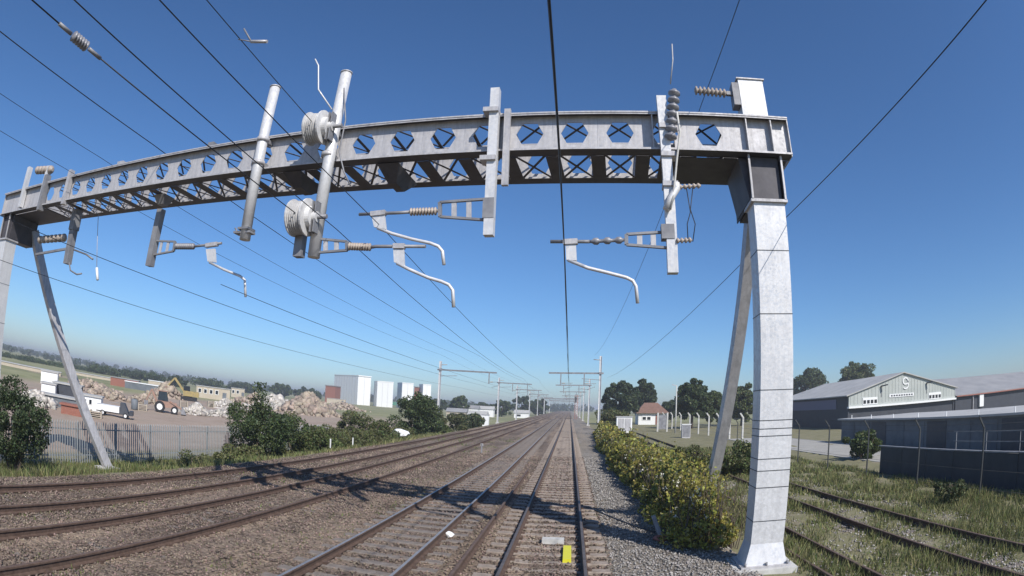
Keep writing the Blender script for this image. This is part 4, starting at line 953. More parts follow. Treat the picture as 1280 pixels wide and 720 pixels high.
for y in (52.5, 57, 62, 67, 72, 78, 84, 91, 99, 108):
    X = 17.4
    MB().bar((X, y, -0.4), (X, y, 2.3), 0.17, 0.17).bar((X, y, 2.26), (X - 0.33, y, 2.7), 0.15, 0.15).build('post', M_CONC, k)
for z in (0.4, 1.2, 2.1): MB().tube([(17.3, 52.5, z), (17.3, 108, z)], 0.012, 4).build('line_wire', M_GALVD, k)
# tall frame, lamp column and cabinets near the far fence
p = on_y(829, 540, 88); k = thing('gate_frame', (p.x, 88, -0.1), 'pale two post gate frame beside the concrete fence', 'gate')
for dx in (-0.9, 0.55): MB().bar((p.x + dx, 88, -0.3), (p.x + dx, 88, 2.7), 0.24, 0.24).build('post', M_CONC, k)
MB().box(p.x - 0.78, p.x + 0.43, 87.96, 88.04, 0.2, 2.3).build('gate_leaf', M_GALVD, k)
p = on_y(844, 540, 82); q = on_y(843, 482, 82); k = thing('lamp_column', (p.x, 82, -0.1), 'thin pale lamp column in front of the big dark tree', 'lamp post')
MB().tube([(p.x, 82, -0.3), (p.x, 82, q.z * 0.5), (p.x, 82, q.z)], [0.13, 0.10, 0.07], 8).build('column', M_CONC, k); MB().bar((p.x, 82, q.z), (p.x - 0.7, 82, q.z + 0.12), 0.14, 0.1).build('lamp_head', M_GALV, k)
p = on_z(857, 547, -0.1); k = thing('equipment_cabinet', p, 'pale trackside cabinet in front of the concrete fence posts', 'cabinet')
MB().box(p.x - 0.5, p.x + 0.5, p.y - 0.3, p.y + 0.3, p.z - 0.1, p.z + 1.5).build('body', M_GALV, k); MB().box(p.x - 0.56, p.x + 0.56, p.y - 0.36, p.y + 0.36, p.z + 1.5, p.z + 1.58).build('lid', M_WHITE, k); MB().box(p.x - 0.42, p.x + 0.42, p.y - 0.32, p.y - 0.3, p.z + 0.1, p.z + 1.4).build('door', M_GALVD, k)
p = on_y(780, 530, 84); k = thing('equipment_cabinet', (p.x, 84, -0.1), 'white equipment cabinet beyond the far end of the hedge', 'cabinet')
MB().box(p.x - 1.1, p.x + 1.1, 83.4, 84.6, -0.2, 2.1).build('body', M_WHITE, k); MB().box(p.x - 1.2, p.x + 1.2, 83.3, 84.7, 2.1, 2.2).build('lid', M_GALV, k); MB().box(p.x - 0.9, p.x - 0.05, 83.37, 83.398, 0.1, 1.9).build('door', M_GALV, k); MB().box(p.x + 0.05, p.x + 0.9, 83.37, 83.398, 0.1, 1.9).build('door', M_GALV, k)

# ------------------------------------------------------------------ buildings on the right
def windows(parent, x0, x1, y, z0, z1, n, frame=M_WHITE):
    """a row of n panes in a white frame on a wall facing the camera"""
    f = MB().box(x0, x1, y - 0.06, y - 0.003, z0, z1).build('window', frame, parent); w = (x1 - x0) / n
    for i in range(n):
        a = x0 + i * w + w * 0.14; b = x0 + (i + 1) * w - w * 0.14
        MB().box(a, b, y - 0.075, y - 0.0605, z0 + 0.12, z1 - (z1 - z0) * 0.36).build('pane', M_GLASS, f)
WX0, WX1, WXC, WY0, WY1 = 36.8, 57.0, 46.3, 70.0, 98.0
ZE, ZA, ZW = 4.25, 6.85, 2.78
k = thing('warehouse', (WXC, WY0, -0.15), 'pale gabled warehouse with a big white number 9 on its front', 'warehouse')
mb = MB(); mb.add([(WX0, WY0, ZW), (WX1, WY0, ZW), (WX1, WY0, ZE), (WXC, WY0, ZA), (WX0, WY0, ZE), (WX0, WY0 + 0.2, ZW), (WX1, WY0 + 0.2, ZW), (WX1, WY0 + 0.2, ZE), (WXC, WY0 + 0.2, ZA), (WX0, WY0 + 0.2, ZE)],
                  [(0, 1, 2, 3, 4), (9, 8, 7, 6, 5), (0, 5, 6, 1), (1, 6, 7, 2), (2, 7, 8, 3), (3, 8, 9, 4), (4, 9, 5, 0)])
W_ = mb.build('gable_wall', M_CLAD, k)
for i in range(34):
    x = WX0 + 0.3 + i * 0.6; zt = ZE + (ZA - ZE) * (1 - abs(x - WXC) / (WXC - WX0 if x < WXC else WX1 - WXC))
    MB().box(x - 0.05, x + 0.05, WY0 - 0.03, WY0 - 0.002, ZW + 0.3, zt - 0.1).build('cladding_rib', M_CLAD, W_)
MB().box(WX0 + 0.15, WX1 - 0.15, WY0 + 0.35, WY0 + 0.5, -0.3, ZW).build('lower_wall', M_DARK, k)
MB().box(WX0, WX0 + 0.2, WY0 + 0.21, WY1, -0.3, ZE - 0.1).build('side_wall', M_DARK, k)
MB().box(WX0 - 0.06, WX0 - 0.003, WY0 + 4, WY1 - 2, 2.5, 3.85).build('side_panel', M_PURPLE, k)
MB().box(WX1 - 0.2, WX1, WY0 + 0.21, WY1, -0.3, ZE - 0.1).build('side_wall', M_DARK, k)
MB().box(WX0, WX1, WY1, WY1 + 0.2, -0.3, ZE).build('rear_wall', M_DARK, k)
MB().box(WX0 - 0.1, WX1 + 0.1, WY0 - 0.25, WY0 + 0.34, ZW - 0.25, ZW - 0.002).build('white_fascia', M_WHITE, k)
def slope(x0, z0, x1, z1, y0, y1, m, name, th=0.14):
    return MB().hexa([(x0, y0, z0), (x1, y0, z1), (x1, y1, z1), (x0, y1, z0), (x0, y0, z0 + th), (x1, y0, z1 + th), (x1, y1, z1 + th), (x0, y1, z0 + th)]).build(name, m, k)
slope(WX0 - 0.5, ZE - 0.13, WXC, ZA, WY0 - 0.3, WY1 + 0.5, M_ROOF, 'roof_slope'); slope(WXC, ZA, WX1 + 0.5, ZE - 0.13, WY0 - 0.3, WY1 + 0.5, M_ROOF, 'roof_slope')
for x0_, x1_ in ((39.1, 41.6), (51.3, 53.9)): windows(k, x0_, x1_, WY0, ZW + 0.12, ZW + 1.05, 4)
MB().box(43.7, 48.3, WY0 - 0.08, WY0 - 0.033, 3.62, 4.06).build('name_board', M_WHITE, k)
for i in range(9): MB().box(44.0 + i * 0.47, 44.3 + i * 0.47, WY0 - 0.1, WY0 - 0.081, 3.74, 3.94).build('letter', M_DARK, k)
# the digit 9: a ring and a tail
C9 = Vector((46.7, WY0 - 0.07, 5.72)); mb = MB(); n = 24
def arc(cx, cz, rx_, rz_, a0, a1, wd, n=22):
    pr = None
    for i in range(n + 1):
        a = R(a0 + (a1 - a0) * i / n); o = (cx + rx_ * math.cos(a), cz + rz_ * math.sin(a)); q = (cx + (rx_ - wd) * math.cos(a), cz + (rz_ - wd) * math.sin(a))
        if pr: mb.hexa([(pr[0][0], C9.y - 0.04, pr[0][1]), (o[0], C9.y - 0.04, o[1]), (o[0], C9.y + 0.03, o[1]), (pr[0][0], C9.y + 0.03, pr[0][1]), (pr[1][0], C9.y - 0.04, pr[1][1]), (q[0], C9.y - 0.04, q[1]), (q[0], C9.y + 0.03, q[1]), (pr[1][0], C9.y + 0.03, pr[1][1])])
        pr = (o, q)
arc(C9.x, C9.z, 0.56, 0.52, 0, 360, 0.17); arc(C9.x, C9.z - 0.62, 0.56, 0.5, 0, -140, 0.17)
mb.box(C9.x + 0.39, C9.x + 0.56, C9.y - 0.04, C9.y + 0.03, C9.z - 0.63, C9.z + 0.02)
mb.build('number_nine', M_WHITE, k)
for x in (42.3, 50.9):
    L_ = MB().bar((x, WY0 - 0.05, ZW + 1.0), (x, WY0 - 0.05, 5.25), 0.06).build('lamp_stalk', M_GALVD, k); MB().bar((x - 0.1, WY0 - 0.1, 5.22), (x + 0.6, WY0 - 0.9, 5.36), 0.3, 0.16).build('floodlight', M_SEAM, L_)
k = thing('long_shed', (70, 71, -0.15), 'long dark shed with a grey sloping roof at the right edge', 'shed')
MB().box(57.9, 110, 71.0, 71.25, -0.3, 3.15).build('front_wall', M_DARK, k); MB().box(57.9, 58.15, 71.26, 96, -0.3, 3.1).build('end_wall', M_DARK, k)
MB().hexa([(57.6, 70.6, 3.0), (110.4, 70.6, 3.0), (110.4, 84, 6.0), (57.6, 84, 6.0), (57.6, 70.6, 3.15), (110.4, 70.6, 3.15), (110.4, 84, 6.15), (57.6, 84, 6.15)]).build('roof_slope', M_ROOFD, k)
MB().hexa([(57.6, 84.0, 6.0), (110.4, 84.0, 6.0), (110.4, 97, 3.0), (57.6, 97, 3.0), (57.6, 84, 6.15), (110.4, 84, 6.15), (110.4, 97, 3.15), (57.6, 97, 3.15)]).build('roof_slope', M_ROOFD, k)
MB().box(57.9, 110, 70.5, 70.58, 2.86, 3.02).build('gutter', M_RUST, k)
p = on_y(1227, 495, 70.7); MB().box(p.x - 0.5, p.x + 0.5, 70.62, 70.95, 1.0, 2.84).build('white_vent', M_WHITE, k); p = on_y(1217, 495, 70.7); MB().box(p.x - 0.06, p.x + 0.06, 70.75, 70.95, -0.2, 2.84).build('downpipe', M_GALV, k)
# low dark shed and hoarding nearer the sidings
k = thing('low_dark_shed', (25, 35, -0.15), 'long low dark shed with pale flat roof edge behind the wire fence', 'shed')
MB().box(24.0, 32, 21, 47, -0.3, 1.75).build('walls', M_DARK2, k); MB().box(23.7, 32.3, 20.7, 47.3, 1.753, 1.90).build('flat_roof', M_ROOF, k)
for i in range(9): MB().box(23.96, 23.998, 22 + i * 2.8, 24.4 + i * 2.8, -0.2, 1.6).build('door_panel', M_DARK2 if i % 3 else M_DARK, k)
for i in range(7): q = (23.8, 23 + i * 3.6, 1.90); MB().bar(q, (q[0], q[1], 2.2), 0.05).build('roof_stub', M_WHITE, k)
k = thing('steel_hoarding', (14.7, 17, -0.15), 'low dark blue steel hoarding close behind the wire fence at right', 'hoarding')
for i in range(7): MB().box(14.6, 14.7, 9.7 + i * 2.05, 11.72 + i * 2.05, -0.3, 1.06 + 0.02 * (i % 2)).build('panel', M_DARK, k)
MB().box(14.56, 14.75, 9.6, 24.2, 1.085, 1.13).build('coping', M_GALVD, k)
for z in (1.45, 1.8): MB().bar((14.65, 9.6, z), (14.65, 18, z), 0.025).build('hand_rail', M_GALVD, k)
for i in range(5): MB().bar((14.65, 9.8 + i * 2, 1.13), (14.65, 9.8 + i * 2, 1.82), 0.025).build('rail_post', M_GALVD, k)
rd = MB().box(17.0, 23.4, 8, 62, -0.2, -0.10).build('access_road', mat('worn_concrete_road', (0.28, 0.265, 0.235), 0.9, 0, (0.36, 0.345, 0.31), 0.7, 0.2)); tag(rd, kind='structure')
# bungalow
p = on_y(816, 525, 128); bx = p.x
k = thing('bungalow', (bx, 128, -0.1), 'white bungalow with red tiled roof below the dark trees', 'house')
MB().box(bx - 3.2, bx + 3.0, 128, 134, -0.3, 2.4).build('wall', M_WHITE, k)
MB().add([(bx - 3.8, 127.4, 2.38), (bx + 3.6, 127.4, 2.38), (bx + 3.6, 134.6, 2.38), (bx - 3.8, 134.6, 2.38), (bx - 1.6, 131, 4.7), (bx + 1.4, 131, 4.7)], [(0, 1, 5, 4), (1, 2, 5), (2, 3, 4, 5), (3, 0, 4), (3, 2, 1, 0)]).build('roof', M_TILE, k)
windows(k, bx - 2.4, bx - 0.4, 128, 0.8, 2.0, 2); MB().box(bx + 0.6, bx + 1.6, 127.94, 127.997, -0.1, 2.0).build('door', M_BRICK, k)

# ------------------------------------------------------------------ left yard
ZY = -1.5
def yard_box(name, px, py, w, d, h, m, label, cat, roof=None, rz=0.0, door=True, win=0, roofkind='flat', zb=ZY):
    p = on_z(px, py, zb); k = thing(name, p, label, cat, rz=rz)
    def L(mb, nm, mm, par=k):
        o = mb.build(nm, mm); o.parent = par; return o
    L(MB().box(-w / 2, w / 2, 0, d, -0.3, h), 'wall', m)
    if roofkind == 'flat': L(MB().box(-w / 2 - 0.15, w / 2 + 0.15, -0.15, d + 0.15, h + 0.003, h + 0.16), 'roof', roof or M_ROOF)
    else: L(MB().add([(-w / 2 - 0.3, -0.3, h - 0.05), (w / 2 + 0.3, -0.3, h - 0.05), (w / 2 + 0.3, d + 0.3, h - 0.05), (-w / 2 - 0.3, d + 0.3, h - 0.05), (-w / 2 - 0.3, d / 2, h + d * 0.22), (w / 2 + 0.3, d / 2, h + d * 0.22)], [(0, 1, 5, 4), (2, 3, 4, 5), (1, 2, 5), (3, 0, 4), (3, 2, 1, 0)]), 'roof', roof or M_ROOF)
    if door: L(MB().box(w * 0.28, w * 0.28 + min(1.1, w * 0.2), -0.05, -0.003, 0, min(2.0, h * 0.8)), 'door', M_DARK2)
    for i in range(win):
        a = -w * 0.45 + i * w * 0.68 / win; f = L(MB().box(a, a + w * 0.4 / win, -0.05, -0.003, h * 0.42, h * 0.82), 'window', M_WHITE); L(MB().box(a + 0.1, a + w * 0.4 / win - 0.1, -0.065, -0.051, h * 0.46, h * 0.78), 'pane', M_GLASS, f)
    return k
FACE = R(35)
yard_box('site_building', 266, 499, 9.5, 6, 3.0, M_BEIGE, 'beige site building with a row of windows left of the pointed bush', 'building', win=4, rz=FACE)
yard_box('site_building', 297, 497, 5.0, 5, 3.2, M_BEIGE, 'beige block partly behind the pointed bush', 'building', win=2, rz=FACE)
yard_box('site_shed', 176, 488, 9, 5, 1.6, M_DARK2, 'long dark open shed behind the backhoe loader', 'shed', roof=M_WHITE, rz=FACE, door=False)
yard_box('site_shed', 196, 486, 6, 4, 2.2, M_BEIGE, 'small white roofed shed left of the yellow digger', 'shed', roof=M_WHITE, rz=FACE)
yard_box('site_shed', 155, 484, 8, 4, 2.0, M_BRICK, 'low pinkish shed above the white pickup', 'shed', roof=M_ROOFD, rz=FACE, door=False)
yard_box('site_cabin', 113, 513, 2.4, 2, 1.35, M_WHITE, 'small white cabin left of the white pickup', 'cabin', rz=R(40), door=False, win=2)
yard_box('brick_stack', 89, 519, 2.1, 1.2, 0.75, M_BRICK, 'red brick stack beside the leaning brace', 'brick stack', roof=M_BRICK, rz=R(40), door=False)
yard_box('site_cabin', 60, 494, 2.0, 2, 1.3, M_WHITE, 'white cabin at the left behind the fence', 'cabin', rz=R(45), door=False)
yard_box('site_cabin', 61, 481, 3.2, 2, 2.0, M_WHITE, 'farther white cabin behind the first white cabin at left', 'cabin', rz=R(45), door=False)
yard_box('long_greenhouse', 120, 473, 22, 6, 0.8, M_BEIGE, 'long pale polytunnel strip on the far field', 'greenhouse', rz=R(40), door=False)
yard_box('long_greenhouse', 22, 460, 26, 6, 0.8, M_BEIGE, 'pale polytunnel strip at the far left field', 'greenhouse', rz=R(50), door=False)
yard_box('storage_block', 83, 497, 4, 3, 1.5, M_DARK, 'dark storage block under the leaning brace top', 'container', rz=R(42), door=False)
yard_box('storage_block', 70, 508, 6, 2, 0.9, M_DARK2, 'low dark stack of boards left of the brick stack', 'container', rz=R(42), door=False)
# wheels and vehicles in local coordinates (x along the vehicle)
def wheel(par, x, y, r, w, nm='wheel'):
    o = MB().tube([(x, y - w / 2, r), (x, y - w / 2 + 0.03, r), (x, y + w / 2 - 0.03, r), (x, y + w / 2, r)], [r * 0.88, r, r, r * 0.88], 16).build(nm, M_TYRE); o.parent = par
    q = MB().tube([(x, y - w / 2 - 0.012, r), (x, y + w / 2 + 0.012, r)], r * 0.55, 12).build('rim', M_WHITE); q.parent = o
def part(mb, nm, m, par): o = mb.build(nm, m); o.parent = par; return o
p = on_z(143, 521, ZY); k = thing('pickup_truck', p, 'white flatbed pickup with dark cab parked behind the steel fence', 'pickup', rz=R(38)); k.scale = (0.82, 0.82, 0.82)
part(MB().hexa([(-2.3, -0.8, 0.55), (0.7, -0.8, 0.55), (0.7, 0.8, 0.55), (-2.3, 0.8, 0.55), (-2.3, -0.85, 1.25), (0.7, -0.85, 1.25), (0.7, 0.85, 1.25), (-2.3, 0.85, 1.25)]), 'cargo_bed', M_WHITE, k)
part(MB().hexa([(0.74, -0.82, 0.45), (2.0, -0.82, 0.45), (2.0, 0.82, 0.45), (0.74, 0.82, 0.45), (0.8, -0.7, 1.75), (1.35, -0.7, 1.75), (1.35, 0.7, 1.75), (0.8, 0.7, 1.75)]), 'cab', M_DARK, k)
part(MB().box(2.0, 2.45, -0.75, 0.75, 0.45, 0.95), 'bonnet', M_DARK, k); part(MB().box(-2.4, 2.4, -0.4, 0.4, 0.4, 0.52), 'chassis', M_SEAM, k)
for x in (-1.5, 1.5):
    for y in (-0.72, 0.72): wheel(k, x, y, 0.34, 0.2)
part(MB().bar((-2.2, -0.83, 1.25), (0.6, -0.83, 1.75), 0.05), 'ladder_rack', M_GALVD, k)
p = on_z(206, 516, ZY); k = thing('backhoe_loader', p, 'faded red backhoe loader with white wheels standing in the yard', 'loader', rz=R(38))
part(MB().hexa([(-0.9, -0.6, 0.7), (1.6, -0.5, 0.7), (1.6, 0.5, 0.7), (-0.9, 0.6, 0.7), (-0.9, -0.6, 1.5), (1.6, -0.45, 1.35), (1.6, 0.45, 1.35), (-0.9, 0.6, 1.5)]), 'body', M_ORANGE, k)
c_ = part(MB().hexa([(-1.0, -0.62, 1.5), (0.4, -0.62, 1.5), (0.4, 0.62, 1.5), (-1.0, 0.62, 1.5), (-0.9, -0.55, 2.6), (0.2, -0.55, 2.6), (0.2, 0.55, 2.6), (-0.9, 0.55, 2.6)]), 'cab', M_GLASS, k)
part(MB().box(-1.05, 0.35, -0.62, 0.62, 2.603, 2.7), 'cab_roof', M_ORANGE, c_)
wheel(k, -0.7, -0.75, 0.72, 0.35); wheel(k, -0.7, 0.75, 0.72, 0.35); wheel(k, 1.3, -0.7, 0.48, 0.28); wheel(k, 1.3, 0.7, 0.48, 0.28)
part(MB().bar((0.6, -0.55, 1.5), (2.3, -0.55, 0.7), 0.14).bar((0.6, 0.55, 1.5), (2.3, 0.55, 0.7), 0.14), 'loader_arm', M_ORANGE, k)
part(MB().hexa([(2.2, -0.95, 0.15), (2.9, -0.95, 0.1), (2.9, 0.95, 0.1), (2.2, 0.95, 0.15), (2.25, -0.95, 0.95), (2.4, -0.95, 0.95), (2.4, 0.95, 0.95), (2.25, 0.95, 0.95)]), 'bucket', M_GALVD, k)
part(MB().bar((-1.0, 0, 1.0), (-1.9, 0, 2.7), 0.24), 'boom', M_ORANGE, k); part(MB().bar((-1.9, 0, 2.7), (-2.6, 0, 1.2), 0.18), 'dipper', M_ORANGE, k); part(MB().box(-2.85, -2.35, -0.3, 0.3, 0.7, 1.2), 'backhoe_bucket', M_GALVD, k)
p = on_z(236, 501, ZY); k = thing('excavator', p, 'yellow tracked digger with lowered arm beyond the backhoe loader', 'excavator', rz=R(215))
part(MB().box(-1.8, 1.8, -1.3, -0.7, 0.0, 0.8).box(-1.8, 1.8, 0.7, 1.3, 0.0, 0.8), 'crawler_tracks', M_TYRE, k)
part(MB().box(-2.2, 1.3, -1.2, 1.2, 0.95, 2.0), 'house', M_YELLOW, k); part(MB().box(-0.2, 1.25, 0.2, 1.15, 2.0, 3.0), 'cab', M_GLASS, k); part(MB().box(-0.7, 0.7, -0.6, 0.6, 0.75, 0.96), 'turntable', M_SEAM, k)
part(MB().bar((1.0, -0.3, 1.6), (3.4, -0.3, 4.3), 0.45, w2=0.35), 'boom', M_YELLOW, k); part(MB().bar((3.4, -0.3, 4.3), (5.2, -0.3, 2.2), 0.32), 'dipper', M_YELLOW, k)
part(MB().hexa([(4.7, -0.8, 1.2), (5.7, -0.8, 1.2), (5.7, 0.2, 1.2), (4.7, 0.2, 1.2), (4.9, -0.8, 2.3), (5.4, -0.8, 2.3), (5.4, 0.2, 2.3), (4.9, 0.2, 2.3)]), 'bucket', M_RUST, k)
def heap(name, px, py, w, h, m, label, n=420, s=0.22):
    p = on_z(px, py, ZY); k = thing(name, p, label, 'rubble heap')
    xy = RNG.normal(0, 0.42, (n, 2)); rr = np.hypot(xy[:, 0], xy[:, 1])
    top = np.clip(1 - rr, 0, 1) * h
    base = np.array([[-1, -1, -1], [1, -1, -1], [1, 1, -1], [-1, 1, -1], [-1, -1, 1], [1, -1, 1], [1, 1, 1], [-1, 1, 1]], float)
    V = []; 
    for i in range(n):
        q, _ = np.linalg.qr(RNG.normal(size=(3, 3))); b = (base * RNG.uniform(0.4, 1.4, 3) * s * RNG.uniform(0.5, 1.4)) @ q
        V.append(b + np.array([p.x + xy[i, 0] * w, p.y + xy[i, 1] * w, p.z + top[i]]))
    f = np.array([[3, 2, 1, 0], [4, 5, 6, 7], [0, 1, 5, 4], [1, 2, 6, 5], [2, 3, 7, 6], [3, 0, 4, 7]])
    o = raw_mesh('broken_blocks', np.concatenate(V), (f[None] + 8 * np.arange(n)[:, None, None]).reshape(-1, 4), m, k); o['kind'] = 'stuff'
    mb = MB(); ring = 18; vs = [(p.x, p.y, p.z + h * 0.8)] + [(p.x + math.cos(6.283 * i / ring) * w * random.uniform(0.8, 1.05), p.y + math.sin(6.283 * i / ring) * w, p.z - 0.1) for i in range(ring)]
    mb.add(vs, [(0, 1 + i, 1 + (i + 1) % ring) for i in range(ring)]).build('mound', m, k)
heap('rubble_heap', 246, 518, 2.3, 1.3, M_RUBBLE, 'white heap of broken blocks right of the backhoe loader', 300, 0.2)
heap('rubble_heap', 385, 518, 6.5, 4.2, M_RUBBLEP, 'large pinkish rubble heap right of the pointed bush', 500, 0.5)
heap('rubble_heap', 345, 512, 6.0, 2.8, M_RUBBLE, 'pale rubble heap hidden mostly by the pointed bush', 300, 0.5)
heap('rubble_heap', 210, 497, 4.0, 3.0, M_RUBBLEP, 'brown spoil heap between loader and yellow digger', 200, 0.4)
for px, py, w_, h_, m_, lb, n_ in [(283, 511, 3.6, 1.6, M_RUBBLE, 'pale low heap under the beige site building', 160), (318, 507, 7.0, 2.6, M_RUBBLEP, 'pinkish heap seen left of the pointed bush top', 200), (428, 512, 8.0, 2.2, M_RUBBLEP, 'low pink heap at the right end of the yard', 220), (134, 498, 4.5, 1.2, M_RUBBLEP, 'flat pink spoil heap behind the white pickup', 160), (45, 505, 3.0, 1.1, M_RUBBLE, 'pale spoil heap at the far left behind the fence', 120), (180, 503, 3.5, 1.0, M_RUBBLEP, 'low brown spoil strip left of the backhoe loader', 140), (112, 488, 6.0, 1.5, M_RUBBLEP, 'long pink spoil bank right of the leaning brace', 160), (275, 520, 2.5, 0.8, M_RUBBLE, 'small pale heap just left of the pointed bush', 120)]:
    heap('rubble_heap', px, py, w_, h_, m_, lb, n_, 0.12 + w_ * 0.035)
def pallet_stack(px, py, n, lb):
    p = on_z(px, py, ZY); k = thing('pallet_stack', p, lb, 'pallets', 'pallet stacks in the yard', rz=R(38 + n))
    for i in range(n): part(MB().box(-0.6, 0.6, -0.5, 0.5, i * 0.16, i * 0.16 + 0.04).box(-0.6, -0.5, -0.5, 0.5, i * 0.16 + 0.04, i * 0.16 + 0.155).box(0.5, 0.6, -0.5, 0.5, i * 0.16 + 0.04, i * 0.16 + 0.155), 'pallet', M_BEIGE, k)
pallet_stack(178, 513, 5, 'short pallet stack between the white pickup and backhoe loader'); pallet_stack(229, 512, 8, 'tall pallet stack right of the backhoe loader'); pallet_stack(120, 522, 4, 'low pallet stack in front of the small white cabin'); pallet_stack(263, 509, 7, 'pallet stack in front of the beige site building')
for i, (px, py, c, lb) in enumerate([(168, 507, M_DARK2, 'dark barrel shaped bin standing behind the white pickup'), (100, 500, M_WHITE, 'pale water tank left of the white pickup')]):
    p = on_z(px, py + 5, ZY); k = thing('storage_tank', p, lb, 'tank'); MB().tube([p, p + UPV * 0.1, p + UPV * 1.1, p + UPV * 1.25], [0.4, 0.45, 0.45, 0.3], 14).build('body', c, k); MB().tube([p + UPV * 1.25, p + UPV * 1.32], 0.15, 10).build('lid', M_SEAM, k)
k = yard_box('storage_block', 420, 505, 10, 5, 2.6, M_BEIGE, 'low pale block with dark doorway right of the pink rubble', 'building', rz=R(20), zb=-1.5)
yard_box('site_shed', 482, 506, 9, 5, 3.0, M_WHITE, 'white low shed below the middle white tower', 'shed', roof=M_ROOFD, rz=R(15), door=False)
yard_box('site_shed', 492, 506.4, 7, 5, 3.0, M_GREENP, 'green sheeted shed below the middle white tower', 'shed', roof=M_ROOFD, rz=R(15), door=False)

# far white blocks
def block(name, left, corner, right, top, base_z, Yc, dl, dr, m_l, label, extra=True):
    """three top-edge pixels: left end, near corner, right end; depth added to the two ends"""
    a, b, c = on_y(*left, Yc + dl), on_y(*corner, Yc), on_y(*right, Yc + dr); zt = b.z
    k = thing(name, (b.x, b.y, base_z), label, 'building', 'white tower blocks')
    d = Vector((a.x + c.x - b.x, a.y + c.y - b.y, 0))
    pts = [(b.x, b.y), (c.x, c.y), (d.x, d.y), (a.x, a.y)]
    MB().hexa([(x, y, base_z) for x, y in pts] + [(x, y, zt) for x, y in pts]).build('wall', m_l, k)
    cx, cy = sum(p[0] for p in pts) / 4, sum(p[1] for p in pts) / 4
    pp = [(cx + (x - cx) * 1.03, cy + (y - cy) * 1.03) for x, y in pts]
    MB().hexa([(x, y, zt + 0.01) for x, y in pp] + [(x, y, zt + 0.5) for x, y in pp]).build('parapet', M_WHITE, k)
    for (pa, pb) in (((b.x, b.y), (c.x, c.y)), ((a.x, a.y), (b.x, b.y))):
        A_, B_ = Vector((*pa, 0)), Vector((*pb, 0)); e_ = (B_ - A_); nn = Vector((e_.y, -e_.x, 0)).normalized() * 0.04; m_ = max(2, int(e_.length / 3))
        for j in range(1, m_): q_ = A_ + e_ * (j / m_) + nn; MB().bar(q_ + UPV * (base_z + 0.5), q_ + UPV * (zt - 0.4), 0.12, 0.07, side=nn).build('panel_joint', M_GALV, k)
    if extra:
        bb, cc = Vector((b.x, b.y, 0)), Vector((c.x, c.y, 0)); e = (cc - bb).normalized(); nrm = Vector((e.y, -e.x, 0)); L = (cc - bb).length
        for i in range(3):
            t0 = L * (0.12 + 0.28 * i); q = bb + e * t0 + nrm * 0.06
            for j in range(3):
                z0 = base_z + (zt - base_z) * (0.2 + 0.25 * j)
                MB().bar(q + UPV * z0, q + e * L * 0.18 + UPV * z0, 0.1, 1.4).build('window_strip', M_ROOFD, k)
    return k
block('white_block', (418, 474), (448, 470), (464, 472), 0, -2, 330, 18, 6, M_WHITE, 'largest white box building on the left horizon', False)
block('white_block', (468, 478), (472, 477), (492, 477), 0, -2, 330, 8, 2, M_WHITE, 'middle white tower block with a dark left side', False)
block('white_block', (497, 480), (503, 479), (517, 480), 0, -2, 345, 10, 2, M_WHITE, 'white tower block above the tall dark bush, left half', False)
block('white_block', (524, 482), (529, 481), (539, 482), 0, -2, 345, 10, 2, M_WHITE, 'rightmost white tower block next to the nearest left mast', False)
a = on_y(518, 484, 352); k = thing('brown_block', (a.x, 352, -2), 'brown brick block between the two right white towers', 'building'); MB().box(a.x, a.x + 5.5, 352, 362, -2, a.z).build('wall', M_BRICK, k); MB().box(a.x - 0.3, a.x + 5.8, 351.7, 362.3, a.z + 0.003, a.z + 0.5).build('roof', M_ROOFD, k)
a = on_y(407, 482, 300); k = thing('brown_block', (a.x, 300, -2), 'small brown block at the left of the largest white building', 'building'); MB().box(a.x, a.x + 6, 300, 308, -2, a.z).build('wall', M_BRICK, k); MB().box(a.x - 0.3, a.x + 6.3, 299.7, 308.3, a.z + 0.003, a.z + 0.5).build('roof', M_ROOFD, k)
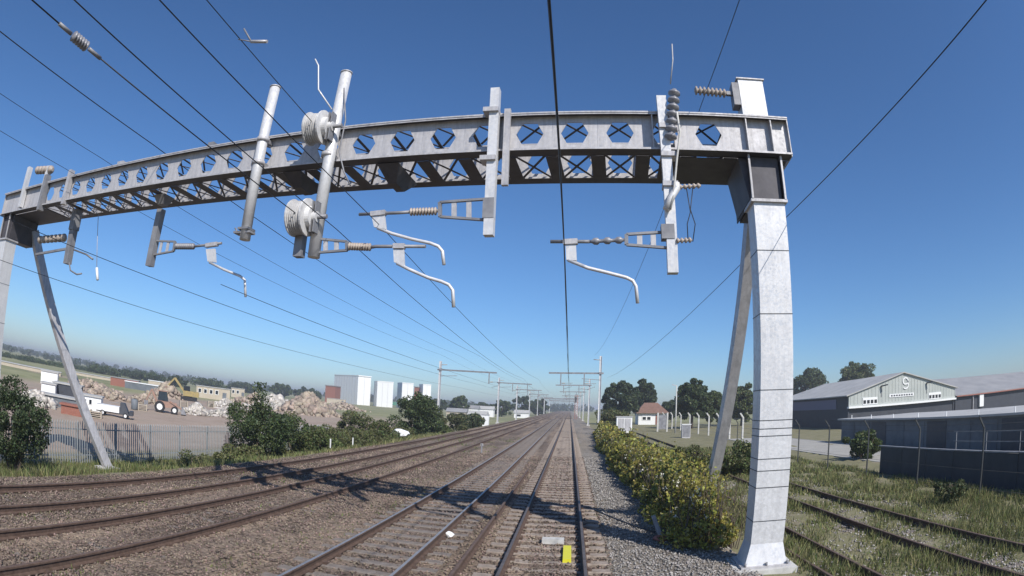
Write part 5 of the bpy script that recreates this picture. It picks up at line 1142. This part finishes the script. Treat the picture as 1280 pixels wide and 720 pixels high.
# small houses along the left line
for i, (px, py, Y, w, m_, lb) in enumerate([(596, 516, 150, 4.5, M_WHITE, 'white house just left of the second left mast'), (588, 508, 230, 6, M_WHITE, 'white roofed house left of the second left mast, farther back'), (606, 509, 240, 7, M_WHITE, 'white house seen behind the second left mast'), (570, 512, 210, 7, M_BEIGE, 'pale house right of the nearest left mast'), (652, 514, 240, 6, M_WHITE, 'white house behind the third left mast')]):
    a = on_y(px, py, Y); zb = -1.6; h = max(1.8, a.z - zb - 0.8)
    k = thing('small_house', (a.x, Y, zb), lb, 'house', 'houses along the left of the line')
    MB().box(a.x - w / 2, a.x + w / 2, Y, Y + 5, zb - 0.2, zb + h).build('wall', m_, k)
    MB().add([(a.x - w / 2 - .3, Y - .3, zb + h - .02), (a.x + w / 2 + .3, Y - .3, zb + h - .02), (a.x + w / 2 + .3, Y + 5.3, zb + h - .02), (a.x - w / 2 - .3, Y + 5.3, zb + h - .02), (a.x - w / 2 - .3, Y + 2.5, zb + h + 1.3), (a.x + w / 2 + .3, Y + 2.5, zb + h + 1.3)], [(0, 1, 5, 4), (2, 3, 4, 5), (1, 2, 5), (3, 0, 4), (3, 2, 1, 0)]).build('roof', M_ROOFD if i % 2 else M_ROOF, k)
    f = MB().box(a.x - w * 0.3, a.x - w * 0.05, Y - 0.05, Y - 0.003, zb + h * 0.4, zb + h * 0.75).build('window', M_GLASS, k)
p = on_z(613, 531, -0.2); k = thing('equipment_cabinet', p, 'white trackside cabinet at the foot of the second left mast', 'cabinet')
MB().box(p.x - 1.6, p.x - 0.3, p.y - 0.4, p.y + 0.4, -0.6, 1.5).build('body', M_WHITE, k); MB().box(p.x - 1.7, p.x - 0.2, p.y - 0.5, p.y + 0.5, 1.503, 1.6).build('lid', M_GALV, k)

# ------------------------------------------------------------------ air
hz = MB().box(-4060, 4060, -260, 7060, -3.2, 13.5).build('haze', bpy.data.materials.new('haze_air')); tag(hz, kind='stuff')
hm = hz.data.materials[0]; hm.use_nodes = True; hn = hm.node_tree; hn.nodes.clear()
ho = hn.nodes.new('ShaderNodeOutputMaterial'); pv = hn.nodes.new('ShaderNodeVolumePrincipled')
pv.inputs['Color'].default_value = (0.95, 0.96, 1.0, 1); pv.inputs['Density'].default_value = HAZE; pv.inputs['Anisotropy'].default_value = 0.2
hn.links.new(pv.outputs[0], ho.inputs['Volume'])
